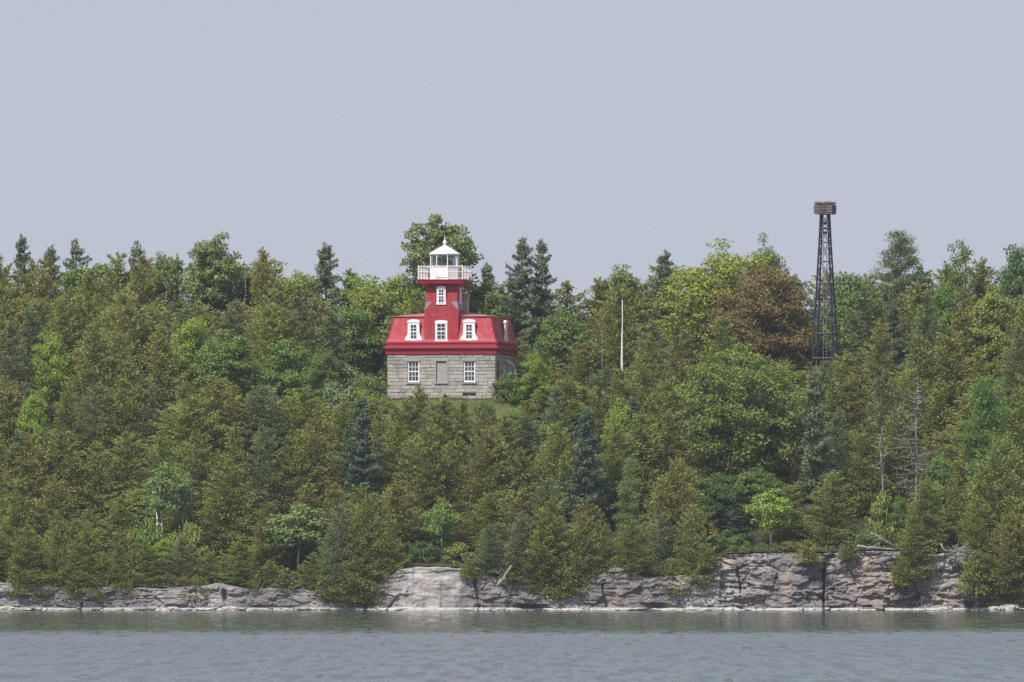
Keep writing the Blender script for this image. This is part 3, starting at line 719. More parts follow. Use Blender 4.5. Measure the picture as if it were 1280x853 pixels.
def pine(seed, H=12, R=3.0, low=.30, plates=12, mat='spruce', lean=.0, bark='bark', per=62):
    """white pine: separate level boughs of tufts with sky between"""
    rng = np.random.default_rng(seed); P = []; D = []; L = []; W = []; N = []; lean = lean + rng.uniform(-.4, .4); tubes = [([(0, 0, -.6), (.1*lean, .05, H*.5), (lean, 0, H*.98)], [.17*H/12, .12*H/12, .03], 7)]
    for i in range(plates):
        nb = int(rng.integers(3, 6)); a0 = rng.uniform(0, 6.28)
        for j in range(nb):
            t = min(.99, (i+.5+rng.uniform(-.5, .5))/plates); z = H*(low+(1-low)*t)
            a = a0+2*math.pi*j/nb+rng.uniform(-.6, .6); ln = R*(1-t**1.5*.78)*rng.uniform(.35, 1.12); rz = rng.uniform(-.05, .38)
            x0 = lean*z/H; ex, ey, ez = math.cos(a)*ln, math.sin(a)*ln, z+ln*rz
            tubes.append(([(x0, 0, z), (x0+ex*.55, ey*.55, z+(ez-z)*.35), (x0+ex, ey, ez)], [.05, .03, .012], 4))
            for c in range(int(3+ln*2.6)):
                s = rng.uniform(.30, 1.05); cc = np.array([x0+ex*s, ey*s, z+(ez-z)*s**1.6+.05]) + rng.normal(size=3)*np.array([.22, .22, .10])
                m = per; q = rng.normal(size=(m, 3)); P.append(cc+q*np.array([.27, .27, .13])); D.append(q*np.array([.4, .4, .1])+rng.normal(size=(m, 3))*.25+np.array([0, 0, .28])); N.append(q*.5+np.array([0, -.1, 1.])); L.append(rng.uniform(.14, .28, m)); W.append(rng.uniform(.05, .11, m))
    P, D, L, W, N = map(np.concatenate, (P, D, L, W, N))
    return leaf_mesh('crown', P, D, L, W, rng, MAT[mat], N), wood_mesh('trunk', tubes, MAT[bark])

def broadleaf(seed, H=11, R=3.2, low=.18, clumps=110, per=95, mat='leaf', shell=.65, bark='bark', cs=(.42, .75), leaf=(.16, .30), top=1.0, trunks=1, lobes=.38):
    rng = np.random.default_rng(seed); P = []; D = []; L = []; W = []; N = []; tubes = []
    zc = H*(low+1)/2; hz = H*(1-low)/2
    limbs = []
    for tr_ in range(trunks):
        ox, oy = (0, 0) if trunks == 1 else (rng.uniform(-.22, .22)+.25*(tr_-.5), rng.uniform(-.2, .2))
        fk = Vector((ox*2, oy*2, H*(low+.12))); tubes.append(([(ox, oy, -.6), (ox*1.4+rng.uniform(-.1, .1), oy*1.4, fk.z*.5), fk], [.15*H/10/trunks**.4, .12*H/10/trunks**.4, .10*H/10/trunks**.4], 7))
        nl = max(3, 7//trunks+1)
        for i in range(nl):
            a = 2*math.pi*i/nl+rng.uniform(-.3, .3); e = Vector((fk.x+math.cos(a)*R*.55, fk.y+math.sin(a)*R*.55, H*(low+(1-low)*rng.uniform(.5, .75)))) if i else Vector((fk.x*.5, fk.y*.5, H*.86))
            mid = (fk*.5+e*.5)+Vector((rng.uniform(-.2, .2), rng.uniform(-.2, .2), -.15)); tubes.append(([fk, mid, e], [.08*H/10, .055*H/10, .025*H/10], 5)); limbs += [(fk*.6+mid*.4), mid, (mid+e)/2, e]
    lob = [(unit(rng.normal(size=3)), rng.uniform(lobes*.25, lobes)) for _ in range(9)]
    for i in range(clumps):
        d = unit(rng.normal(size=3)); r = rng.uniform(shell, 1.0) if rng.random() < .78 else rng.uniform(.2, shell)
        lobe = .80 + max(am*max(0, (float(np.dot(d, lv))-.45)/.55)**.7 for lv, am in lob)
        zz = d[2]; wid = (1-.25*zz*top) if zz > 0 else (1-.10*abs(zz))
        c = np.array([d[0]*R*r*lobe*wid, d[1]*R*r*lobe*wid, zc+zz*hz*r*min(1.0, lobe+.08)])
        s = rng.uniform(*cs); m = int(per*(s/np.mean(cs))**2)
        q = rng.normal(size=(m, 3)); q = q/np.maximum(1, np.linalg.norm(q, axis=1, keepdims=True)*.62); 
        P.append(c+q*s*np.array([.75, .75, .42])); dn = rng.normal(size=(m, 3))*.75 + np.array([d[0], d[1], 0])*.5 + np.array([0, 0, -.1]); D.append(dn); L.append(rng.uniform(*leaf, m)); W.append(rng.uniform(leaf[0]*.6, leaf[1]*.72, m))
        N.append(q*np.array([.6, .6, .9]) + d*.6 + np.array([0, 0, .5]))
        cv = Vector(c); nb = min(limbs, key=lambda l: (l-cv).length); tubes.append(([nb, (nb+cv)/2+Vector((0, 0, -.08)), cv], [.028, .018, .008], 3))
    P, D, L, W, N = map(np.concatenate, (P, D, L, W, N))
    k = P[:, 2] > .05
    return leaf_mesh('crown', P[k], D[k], L[k], W[k], rng, MAT[mat], N[k]), wood_mesh('trunk', tubes, MAT[bark])

def dead_tree(seed, H=11, n=16, r0=.16, low=.25, length=2.2, mat='dead', upcurve=.5, twigs=4, wob=.05):
    rng = np.random.default_rng(seed); tubes = []; tp = [Vector((wob*i*rng.normal(), wob*rng.normal(), H*i/6-.4*(i == 0))) for i in range(7)]
    tubes.append((tp, [r0*(1-.85*i/6) for i in range(7)], 7))
    for i in range(n):
        t = low+(1-low)*rng.random()*.97; z = t*H; a = rng.uniform(0, 6.28) if i % 3 else rng.choice([0., 3.14])+rng.uniform(-.5, .5); ln = length*(1.15-t)*rng.uniform(.4, 1.1)
        s = t*6; k = min(5, int(s)); b = tp[k].lerp(tp[k+1], s-k)
        p = [b]; d = Vector((math.cos(a), math.sin(a), rng.uniform(-.35, .3)))
        for j in range(4): p.append(p[-1]+d*ln/4); d = (d+Vector((rng.normal()*.25, rng.normal()*.25, upcurve*.25+rng.normal()*.15))).normalized()
        tubes.append((p, [.09, .07, .05, .035, .015], 4))
        for j in range(twigs):
            q = p[int(rng.integers(1, 4))]; dd = Vector((rng.normal(), rng.normal(), rng.normal()*.6+.2)).normalized(); l2 = ln*rng.uniform(.15, .4)
            tubes.append(([q, q+dd*l2*.5, q+dd*l2+Vector((0, 0, .1*l2))], [.026, .019, .008], 3))
    return wood_mesh('trunk', tubes, MAT[mat])

PROTO = {}
def reg(kind, fn, seeds, H0, R0, **kw):
    PROTO[kind] = ([fn(s, H=H0, R=R0, **kw) for s in seeds], H0, R0)
reg('cedar', cedar, range(1, 10), 10, 2.5)
reg('cedar_wide', cedar, range(11, 16), 9, 3.1, boughs=115, per=125, multi=3)
reg('cedar_slim', cedar, range(21, 24), 10, 1.9, boughs=85, per=110)
reg('spruce', spruce, range(31, 36), 12, 2.6, step=.40, sparse=.86)
reg('spruce_open', spruce, range(36, 38), 12, 2.4, step=.5, sparse=.8)
reg('pine', pine, range(41, 44), 12, 3.2)
reg('pine_low', pine, range(45, 47), 9, 2.4, low=.12, plates=11, mat='leaf')
reg('leafy', broadleaf, range(51, 55), 10, 2.6, clumps=110)
reg('leafy_airy', broadleaf, range(56, 59), 11, 3.0, clumps=80, per=70, cs=(.35, .6), low=.25, shell=.5)
reg('high_crown', broadleaf, (58, 59), 12, 2.9, clumps=200, per=60, cs=(.28, .46), low=.44, shell=.45, lobes=.16, top=.2)
reg('maple', broadleaf, range(61, 63), 12, 4.6, clumps=250, per=95, low=.08, cs=(.45, .8))
reg('russet', broadleaf, (65,), 12, 4.2, clumps=230, per=95, low=.08, cs=(.45, .8), mat='russet')
reg('birch', broadleaf, (71, 72), 9, 2.0, clumps=50, per=60, low=.42, cs=(.35, .6), bark='birch', trunks=2, shell=.4)
reg('sapling', broadleaf, (75, 76), 6, 1.7, clumps=52, per=80, low=.28, cs=(.35, .6), bark='birch')
reg('shrub', broadleaf, range(81, 85), 2.4, 1.6, clumps=34, per=90, low=-.05, cs=(.32, .5), leaf=(.12, .24))
reg('juniper', cedar, range(91, 93), 2.6, 1.5, boughs=34, per=110, low=.02)

rndT = random.Random(77)
TREES = []      # every tree standing in the picture: (px, top row, Y, object, hand label?)
TINTS = {'olive': (.158, .186, .045), 'browngreen': (.178, .176, .052), 'green': (.100, .155, .040), 'deepgreen': (.060, .115, .042), 'blue': (.072, .112, .066), 'grey': (.118, .150, .074),
         'lime': (.185, .255, .038), 'yellow': (.225, .258, .042), 'fresh': (.112, .185, .046), 'pale': (.145, .205, .070), 'rust': (.142, .112, .042), 'silver': (.18, .23, .12), 'dark': (.070, .105, .048), 'bronze': (.112, .150, .036)}
def jit(c, a=.10):
    g = 1.64*rndT.uniform(1-a, 1+a)
    return tuple(max(.01, v*g*rndT.uniform(1-a*.4, 1+a*.4)) for v in c) + (1,)
def plant(kind, px, ytop, Y, wpx, tint, label, name, cat='tree', group=None, hand=True, variant=None, sink=0, zb=None):
    pro, H0, R0 = PROTO[kind]; X = px2x(px, Y); zg = float(ground(X, Y)) - sink if zb is None else zb
    Hh = py2z(ytop, Y) - zg; Wd = wpx/FPX*Y
    v = rndT.randrange(len(pro)) if variant is None else variant % len(pro)
    cr, tr = pro[v]
    e = empty(name, (X, Y, zg), rndT.uniform(0, 6.28)); sxy = (Wd/2)/R0/1.02; e.scale = (sxy, sxy, Hh/H0/.995)
    c = link('crown', cr, e); c.color = jit(TINTS[tint]); link('trunk', tr, e)
    tag(e, label, cat, group)
    TREES.append([px, ytop, Y, e, hand, Hh, Wd, kind, tint]); return e

CEDARS = 'cedars covering the slope'; SKY = 'trees along the skyline'
# ---- trees one can single out, read from the photograph: kind, px, top row, Y, width px, tint, label, name
HAND = [
 ('high_crown', 549, 266, 1034, 108, 'pale', 'tall airy broadleaf tree rising right behind the white lantern', 'broadleaf_tree'),
 ('spruce', 653, 297, 1036, 76, 'grey', 'taller grey green spruce of the pair standing right of the lighthouse', 'spruce_tree'),
 ('spruce', 677, 301, 1038, 60, 'grey', 'thinner grey green spruce of the pair, on the side away from the lighthouse', 'spruce_tree'),
 ('spruce', 609, 330, 1042, 60, 'grey', 'small grey spruce peeking over the roof beside the chimney', 'spruce_tree'),
 ('high_crown', 266, 288, 1042, 86, 'pale', 'open crowned tree with visible bare trunk topping the ridge left of the lighthouse', 'broadleaf_tree'),
 ('leafy', 200, 311, 1046, 52, 'green', 'bushy bright broadleaf tree beside the open crowned ridge tree', 'broadleaf_tree'),
 ('spruce', 27, 296, 1050, 60, 'dark', 'dark pointed conifer tip on the skyline near the left edge', 'spruce_tree'),
 ('spruce', 64, 309, 1048, 54, 'dark', 'small dark conifer tip second along the skyline from the left edge', 'spruce_tree'),
 ('spruce_open', 95, 299, 1048, 74, 'grey', 'thin grey feathery conifer above the cedars on the left skyline', 'spruce_tree'),
 ('spruce_open', 171, 301, 1047, 60, 'grey', 'thin wispy conifer tip between grey conifer and open ridge tree', 'spruce_tree'),
 ('spruce', 407, 306, 1040, 80, 'grey', 'tall grey spruce on the skyline midway between ridge tree and lighthouse', 'spruce_tree'),
 ('cedar', 328, 310, 1040, 70, 'browngreen', 'tall olive cedar on the skyline just right of the open crowned tree', 'cedar_tree'),
 ('leafy', 372, 334, 1046, 52, 'lime', 'lime green broadleaf tree glowing behind the skyline spruce', 'broadleaf_tree'),
 ('leafy', 452, 343, 1040, 76, 'lime', 'yellow green broadleaf tree just left of the lighthouse on the skyline', 'broadleaf_tree'),
 ('leafy', 500, 338, 1036, 70, 'lime', 'light green leafy tree touching the lighthouse tower from behind, left side', 'broadleaf_tree'),
 ('leafy', 604, 350, 1036, 70, 'green', 'green leafy tree rising behind the chimney and mansard roof', 'broadleaf_tree'),
 ('leafy', 775, 331, 1044, 72, 'pale', 'pale loose broadleaf tree on the skyline above the white dead pole', 'broadleaf_tree'),
 ('spruce', 831, 314, 1042, 66, 'grey', 'grey green spruce on the skyline beside the yellow maple', 'spruce_tree'),
 ('maple', 958, 297, 1052, 70, 'green', 'dark green maple top peeking over the yellow green maple', 'maple_tree'),
 ('maple', 908, 304, 1039, 168, 'yellow', 'big yellow green maple with rounded crown on the skyline', 'maple_tree'),
 ('russet', 955, 330, 1030, 128, 'rust', 'russet brown maple standing left of the steel tower', 'maple_tree'),
 ('pine', 1126, 294, 1040, 92, 'grey', 'ragged grey green pine topping the skyline right of the steel tower', 'pine_tree'),
 ('leafy_airy', 1203, 300, 1044, 70, 'green', 'bright green broadleaf tree on the skyline beyond the ragged pine', 'broadleaf_tree'),
 ('leafy', 1062, 338, 1030, 72, 'fresh', 'fresh green leafy tree right behind the steel tower', 'broadleaf_tree'),
 ('leafy', 1272, 305, 1046, 60, 'deepgreen', 'dark leafy tree at the right end of the skyline', 'broadleaf_tree'),
 ('maple', 925, 428, 978, 176, 'bronze', 'broad oak with bronze green crown below the russet maple', 'oak_tree'),
 ('leafy', 985, 455, 984, 70, 'olive', 'rounded bronze tinted leafy tree leaning against the broad oak', 'broadleaf_tree'),
 ('spruce', 1020, 462, 971, 70, 'grey', 'slender grey spruce standing directly under the steel tower', 'spruce_tree'),
 ('sapling', 964, 611, 961.5, 56, 'lime', 'small bright lime maple on the cliff edge below the broad oak', 'maple_sapling'),
 ('cedar', 1042, 590, 963.5, 78, 'olive', 'squat olive cedar on the cliff edge right of the slender spruce', 'cedar_tree'),
 ('pine_low', 1228, 480, 972, 92, 'fresh', 'pine with flat layered fresh green boughs near the right edge', 'pine_tree'),
 ('cedar_wide', 1250, 546, 963, 104, 'olive', 'large spreading cedar hanging over the water at the right end', 'cedar_tree'),
 ('cedar', 1158, 600, 961.5, 70, 'olive', 'cedar on the ledge straight below the grey dead tree', 'cedar_tree'),
 ('cedar', 1192, 598, 964, 42, 'browngreen', 'thin cedar with bare lower trunk over the upturned roots', 'cedar_tree'),
 ('cedar_wide', 846, 572, 962, 88, 'browngreen', 'stout brownish cedar at the left end of the tall cliff', 'cedar_tree'),
 ('spruce', 734, 512, 970, 76, 'blue', 'dark blue green spruce amid the cedars below the white dead pole', 'spruce_tree'),
 ('pine_low', 787, 578, 965, 44, 'pale', 'pale green sapling with tiered boughs beside the dark shore spruce', 'pine_tree'),
 ('leafy', 775, 498, 980, 44, 'lime', 'small lime green tree among cedars below the white dead pole', 'broadleaf_tree'),
 ('spruce', 452, 498, 975, 80, 'blue', 'dark blue spruce on the slope below the left corner of the lighthouse', 'spruce_tree'),
 ('sapling', 552, 622, 962, 44, 'fresh', 'vivid green sapling with a pale trunk on the cliff below the lighthouse', 'sapling'),
 ('sapling', 374, 632, 963, 84, 'pale', 'flat topped pale green sapling on a white trunk above a dark hollow', 'sapling'),
 ('birch', 205, 578, 965, 66, 'pale', 'white stemmed birch clump in the cedars above the left shore', 'birch_tree'),
 ('birch', 232, 590, 967, 40, 'pale', 'slimmer forked birch just right of the white birch clump', 'birch_tree'),
 ('leafy', 360, 420, 1001, 62, 'fresh', 'rounded bright green tree in the middle of the slope left of the lighthouse', 'broadleaf_tree'),
 ('leafy', 283, 412, 1000, 92, 'green', 'wide green leafy tree below the open crowned ridge tree', 'broadleaf_tree'),
 ('leafy', 240, 395, 1006, 60, 'lime', 'yellow green leafy tree halfway up the left slope', 'broadleaf_tree'),
 ('leafy', 405, 432, 1005, 50, 'green', 'green leafy tree between the bright rounded tree and the clearing', 'broadleaf_tree'),
 ('leafy', 940, 440, 999, 80, 'fresh', 'light green leafy crown between oak and russet maple', 'broadleaf_tree'),
 ('leafy', 62, 415, 1000, 50, 'lime', 'yellow green leafy tree in the cedars high on the far left slope', 'broadleaf_tree'),
 ('leafy', 42, 488, 984, 40, 'lime', 'small lime tree low among the far left cedars', 'broadleaf_tree'),
 ('leafy', 180, 610, 972, 60, 'olive', 'bronze leafy tree close behind the white birch clump', 'broadleaf_tree'),
 ('cedar', 222, 622, 970, 62, 'olive', 'olive cedar close behind the white birch clump', 'cedar_tree'),
 ('cedar', 528, 636, 967, 60, 'olive', 'olive cedar behind and left of the vivid green sapling', 'cedar_tree'),
 ('cedar', 572, 640, 966, 56, 'browngreen', 'brownish cedar behind and right of the vivid green sapling', 'cedar_tree'),
 ('leafy', 205, 672, 960.5, 34, 'lime', 'yellowish small tree at the foot of the white birches', 'broadleaf_tree'),
 ('spruce', 22, 540, 972, 64, 'blue', 'blue grey spruce low on the slope at the left edge', 'spruce_tree'),
 ('leafy', 1175, 565, 966, 46, 'fresh', 'fresh green leafy tree behind the dead tree above the ledge', 'broadleaf_tree'),
 ('leafy', 1125, 618, 963, 30, 'fresh', 'small fresh green bush like tree at the foot of the dead tree', 'broadleaf_tree'),
 ('leafy', 1182, 350, 1022, 40, 'fresh', 'vivid green tree between the ragged pine and the leafy skyline tree', 'broadleaf_tree'),
 ('leafy', 640, 508, 988, 34, 'fresh', 'fresh green little tree just below the bush by the lighthouse', 'broadleaf_tree'),
 ('leafy', 668, 440, 1003, 40, 'lime', 'light green tree on the clearing edge right of the stone wall', 'broadleaf_tree'),
 ('leafy', 705, 385, 1016, 76, 'green', 'green leafy tree in front of the twin spruces beside the clearing', 'broadleaf_tree'),
 ('cedar', 524, 482, 990, 62, 'olive', 'olive cedar reaching up before the left window of the lighthouse', 'cedar_tree'),
 ('cedar', 556, 492, 987, 50, 'browngreen', 'brownish cedar top below the blind window of the lighthouse', 'cedar_tree'),
 ('cedar', 494, 506, 988, 48, 'olive', 'olive cedar below the left wall corner of the lighthouse', 'cedar_tree'),
 ('cedar', 508, 498, 989, 52, 'olive', 'olive cedar just left of the one before the left lighthouse window', 'cedar_tree'),
 ('cedar', 541, 502, 985, 54, 'grey', 'grey green cedar between the cedar tops below the lighthouse blind window', 'cedar_tree'),
 ('cedar', 578, 498, 987, 56, 'olive', 'olive cedar below the right front window of the lighthouse', 'cedar_tree'),
 ('cedar', 604, 512, 985, 52, 'browngreen', 'brownish cedar below the small basement window of the lighthouse', 'cedar_tree'),
 ('cedar', 630, 518, 984, 56, 'olive', 'olive cedar below the dense bush at the lighthouse corner', 'cedar_tree'),
 ('cedar', 659, 500, 992, 56, 'olive', 'olive cedar at the right edge of the lighthouse lawn', 'cedar_tree'),
 ('cedar', 474, 512, 985, 50, 'browngreen', 'brownish cedar below the left shrubs of the clearing', 'cedar_tree'),
 ('cedar', 776, 459, 992, 60, 'olive', 'olive cedar whose top hides the foot of the white dead pole', 'cedar_tree'),
 ('leafy', 899, 590, 968, 74, 'deepgreen', 'dark green leafy tree in the shade under the broad oak', 'broadleaf_tree'),
 ('leafy', 948, 585, 971, 70, 'green', 'green leafy tree behind the lime maple under the broad oak', 'broadleaf_tree'),
 ('cedar', 985, 606, 966, 60, 'olive', 'olive cedar between the lime maple and the slender spruce', 'cedar_tree'),
 ('spruce', 922, 636, 963, 48, 'blue', 'small grey spruce on the cliff edge left of the lime maple', 'spruce_tree'),
 ('cedar', 903, 395, 1012, 76, 'olive', 'olive cedar in front of the russet maple', 'cedar_tree'),
 ('cedar', 812, 420, 990, 76, 'olive', 'tall olive cedar next to the white dead pole on its right', 'cedar_tree'),
]
for kind, px, yt, Y, wd, tint, lab, nm in HAND:
    plant(kind, px, yt, Y, wd, tint, lab, nm, group=SKY if Y >= 1034 else None)

# ---- shrubs
SHR = [
 ('shrub', 636, 470, 1003.5, 50, 'green', 'dense green bush against the right corner of the stone wall'),
 ('shrub', 604, 503, 999, 32, 'green', 'small round bush on the grass in front of the lighthouse'),
 ('shrub', 464, 470, 1005, 46, 'green', 'green shrub beside the left corner of the lighthouse'),
 ('shrub', 437, 461, 1006, 50, 'silver', 'silvery green shrub left of the lighthouse, upper edge of the clearing'),
 ('shrub', 412, 478, 1003, 60, 'silver', 'wide silvery shrub at the left end of the clearing'),
 ('shrub', 455, 490, 1001, 44, 'lime', 'light green low shrub on the clearing below the silvery shrubs'),
 ('shrub', 395, 460, 1008, 44, 'fresh', 'fresh green shrub behind the wide silvery shrub'),
 ('shrub', 480, 496, 1002, 26, 'browngreen', 'brownish dry shrub at the foot of the left wall corner'),
 ('shrub', 655, 478, 1004, 36, 'lime', 'light shrub beside the dense bush by the stone wall'),
 ('juniper', 350, 708, 960, 54, 'olive', 'low olive juniper under the flat topped sapling'),
 ('juniper', 268, 716, 959.6, 40, 'grey', 'grey green juniper spilling over the low cliff left of the hollow'),
 ('shrub', 920, 672, 960.5, 36, 'fresh', 'fresh green shrub on the cliff edge left of the lime maple'),
 ('shrub', 990, 676, 960, 34, 'olive', 'olive shrub on the cliff edge right of the lime maple'),
 ('juniper', 1146, 668, 959.5, 58, 'olive', 'juniper hanging over the cliff face below the dead tree'),
 ('shrub', 1103, 622, 963, 50, 'olive', 'olive shrub hiding the foot of the smaller forked dead tree'),
 ('shrub', 1090, 664, 962, 40, 'fresh', 'green shrub behind the bleached fallen log'),
 ('juniper', 610, 690, 959.5, 46, 'olive', 'olive juniper over the cliff beside the pale leaning stump'),
 ('juniper', 735, 704, 959.5, 60, 'grey', 'grey juniper draped over the cliff right of the stump'),
 ('juniper', 100, 716, 959.5, 60, 'olive', 'olive juniper on the low cliff under the left shore cedars'),
 ('shrub', 165, 694, 960.2, 48, 'olive', 'olive shrub on the low cliff below the white birches'),
 ('shrub', 500, 688, 960.5, 34, 'olive', 'olive shrub at the left end of the pale smooth rock face'),
 ('shrub', 186, 648, 963, 56, 'green', 'green shrub in front of the stems of the white birch clump'),
 ('shrub', 236, 654, 962.5, 52, 'olive', 'olive shrub under the slimmer forked birch'),
 ('shrub', 530, 676, 961.5, 44, 'deepgreen', 'dark green shrub left of the pale trunk of the vivid sapling'),
 ('shrub', 573, 678, 961.5, 44, 'olive', 'olive shrub right of the pale trunk of the vivid sapling'),
 ('shrub', 908, 664, 962, 50, 'deepgreen', 'dark low shrub under the small grey cliff edge spruce'),
 ('shrub', 1232, 726, 958.9, 44, 'deepgreen', 'dark shrub touching the water at the right end of the cliff'),
]
for kind, px, yt, Y, wd, tint, lab in SHR:
    plant(kind, px, yt, Y, wd, tint, lab, 'juniper_bush' if kind == 'juniper' else 'shrub', 'shrub', sink=.25)

# ---- fill of cedars and other trees, row by row from the ridge to the shore
#  protected windows (x0, x1, y0, y1, Y): nothing nearer than Y may cover it
PROT = [(478, 650, 290, 489, 1006), (585, 640, 480, 512, 1006), (425, 478, 440, 500, 1001), (765, 792, 372, 455, 1003), (1012, 1050, 250, 440, 1015), (862, 1012, 310, 402, 1030), (890, 1014, 330, 448, 1029.5),
        (640, 694, 297, 425, 1035), (645, 662, 440, 470, 1004), (860, 1000, 440, 625, 977), (938, 992, 612, 688, 961), (1005, 1035, 470, 670, 970), (1120, 1170, 480, 600, 968), (1090, 1115, 540, 618, 968), (188, 246, 585, 662, 964), (352, 396, 640, 712, 962), (536, 570, 625, 705, 961),
        (1195, 1262, 485, 548, 971), (715, 752, 515, 620, 969), (774, 800, 582, 650, 964), (436, 470, 505, 590, 974), (225, 308, 290, 375, 1041), (1085, 1165, 296, 345, 1039), (835, 1000, 304, 398, 1038.5), (745, 762, 385, 440, 1010),
        (325, 398, 425, 480, 1000), (235, 325, 415, 470, 1000), (1065, 1120, 665, 690, 961), (1172, 1212, 672, 700, 960), (620, 648, 700, 730, 959), (1085, 1110, 640, 662, 961), (325, 345, 655, 690, 961), (1185, 1235, 300, 350, 1043), (500, 600, 645, 700, 959.5), (505, 525, 640, 700, 961), (640, 690, 760, 765, 958),
        (880, 1080, 672, 720, 959.5), (498, 522, 655, 700, 961)]
SKYL = [(-60, 312), (0, 308), (40, 312), (80, 310), (130, 316), (175, 312), (215, 316), (240, 326), (310, 322), (350, 330), (395, 326), (430, 335), (480, 343), (520, 356), (600, 356), (640, 354), (700, 346), (740, 342), (790, 340), (815, 338), (850, 335), (1000, 330), (1040, 342), (1070, 338), (1100, 322), (1150, 322), (1180, 316), (1230, 316), (1260, 318), (1340, 314)]
def row(name_, Y, step, top, kinds, x0=-40, x1=1322, grp=CEDARS, wr=(36, 54)):
    rr = rndT; px = x0 + rr.uniform(0, step)
    while px < x1:
        y = Y + rr.uniform(-3.2, 3.2)
        if Y < 968: y = max(960.6, y)
        X = px2x(px, y); zg = float(ground(X, y))
        if callable(top): yt = top(px) + rr.uniform(-6, 14)
        else: yt = z2py(zg + rr.uniform(*top), y)
        k = rr.choices([q[0] for q in kinds], [q[2] for q in kinds])[0]; tints = [q[1] for q in kinds if q[0] == k][0]
        wd = 1.12*rr.uniform(*wr)*(1.25 if k == 'cedar_wide' else .8 if k in ('cedar_slim', 'spruce', 'spruce_open') else 1)
        for a, b, c, d, yy in PROT:
            if y < yy and px+wd*.40 > a and px-wd*.40 < b and yt < d and z2py(zg, y) > c: yt = max(yt, d + rr.uniform(0, 7))
        hh = py2z(yt, y) - zg
        near = any(abs(t[0]-px) < 13 and abs(t[2]-y) < 3.0 for t in TREES)
        inhouse = math.hypot(X-HX, y-HY) < 11.5 or (abs(X-TX) < 1.8 and abs(y-TY) < 2.2)
        if hh > 3.0 and not near and not inhouse:
            if hh < 6: wd *= .5 + .5*hh/6
            cat = {'cedar': 'cedar_tree', 'cedar_wide': 'cedar_tree', 'cedar_slim': 'cedar_tree', 'spruce': 'spruce_tree', 'spruce_open': 'spruce_tree', 'leafy': 'broadleaf_tree', 'leafy_airy': 'broadleaf_tree', 'pine': 'pine_tree', 'pine_low': 'pine_tree'}[k]
            plant(k, px, yt, y, wd, rr.choice(tints), None, cat, group=grp, hand=False)
        px += step*rr.uniform(.72, 1.28)
CT_ = ['olive', 'olive', 'browngreen', 'olive', 'grey', 'browngreen']
MIX = [('cedar', CT_, 6), ('cedar_wide', CT_, 3), ('cedar_slim', CT_, 2), ('spruce', ['blue', 'grey'], .35), ('leafy', ['green', 'lime', 'fresh', 'olive'], .9)]
row('ridge', 1045, 38, lambda p: float(np.interp(p, *zip(*SKYL))), [('cedar', CT_, 5), ('cedar_wide', CT_, 3), ('leafy', ['green', 'pale', 'olive'], 2.0)], grp=SKY, wr=(64, 92))
row('ridge front', 1037, 50, lambda p: float(np.interp(p, *zip(*SKYL)))+11, [('cedar', CT_, 5), ('cedar_wide', CT_, 3), ('leafy', ['green', 'lime', 'olive'], 1.6)], wr=(62, 90))
row('upper', 1028, 44, (8.8, 11.2), MIX, wr=(58, 84))
row('upper slope', 1012, 44, (8.8, 11.4), MIX, wr=(58, 84))
row('mid', 998, 44, (8.4, 11.0), MIX, wr=(56, 84))
row('mid low', 986, 43, (7.6, 10.2), MIX, wr=(56, 82))
row('low', 975, 42, (7.2, 9.8), MIX, wr=(54, 80))
row('shore', 965, 42, (5.4, 8.6), [('cedar', CT_, 5), ('cedar_wide', CT_, 4)], wr=(54, 80))
# cedars growing off the brink, their skirts hanging over the rock: px, top, bottom, width
for px, yt, yb_, wd in [(-20, 640, 728, 70), (34, 655, 726, 60), (72, 640, 738, 62), (108, 652, 740, 66), (150, 660, 736, 58), (182, 676, 734, 48), (228, 668, 738, 54), (262, 690, 748, 50), (300, 672, 728, 60), (338, 700, 736, 44), (392, 690, 730, 46), (425, 630, 736, 66), (458, 618, 742, 70), (486, 640, 728, 50),
                    (612, 655, 712, 54), (652, 640, 718, 60), (690, 620, 728, 74), (728, 640, 742, 62), (756, 655, 728, 50), (790, 650, 712, 56), (826, 640, 736, 54), (866, 630, 734, 60), (1142, 640, 722, 56), (1222, 620, 722, 60), (1262, 640, 738, 80), (1300, 620, 742, 80), (1246, 668, 750, 50), (1284, 672, 756, 58), (12, 676, 734, 50), (90, 690, 742, 44), (206, 694, 744, 42), (280, 702, 740, 40), (672, 672, 732, 44)]:
    Y = 959.2 + rndT.uniform(-.3, .5); yb_ = min(756, yb_ + (rndT.uniform(-2, 19) if px < 480 else rndT.uniform(0, 12)))
    plant('cedar' if wd < 62 else 'cedar_wide', px, yt, Y, wd, rndT.choice(CT_), None, 'cedar_tree', group=CEDARS, hand=False, zb=py2z(yb_, Y))
# low junipers breaking up the top edge of the rock
for px, yt, yb_, wd in [(20, 708, 746, 40), (52, 716, 752, 34), (128, 712, 750, 46), (160, 720, 748, 34), (236, 712, 754, 44), (252, 722, 756, 36), (312, 712, 746, 40), (356, 716, 744, 36), (412, 708, 750, 46), (440, 712, 754, 44),
                    (588, 694, 724, 34), (640, 700, 732, 36), (700, 700, 748, 50), (716, 706, 744, 40), (775, 694, 724, 34), (842, 700, 746, 48), (880, 694, 734, 44), (884, 680, 712, 40), (1010, 676, 704, 38), (1060, 676, 700, 34), (1128, 690, 734, 40), (1218, 690, 744, 44)]:
    Y = 958.4 + rndT.uniform(-.2, .3)
    plant('juniper', px, yt, Y, wd, rndT.choice(CT_), None, 'juniper_bush', 'shrub', group='junipers on the brink of the cliff', hand=False, zb=py2z(yb_, Y))
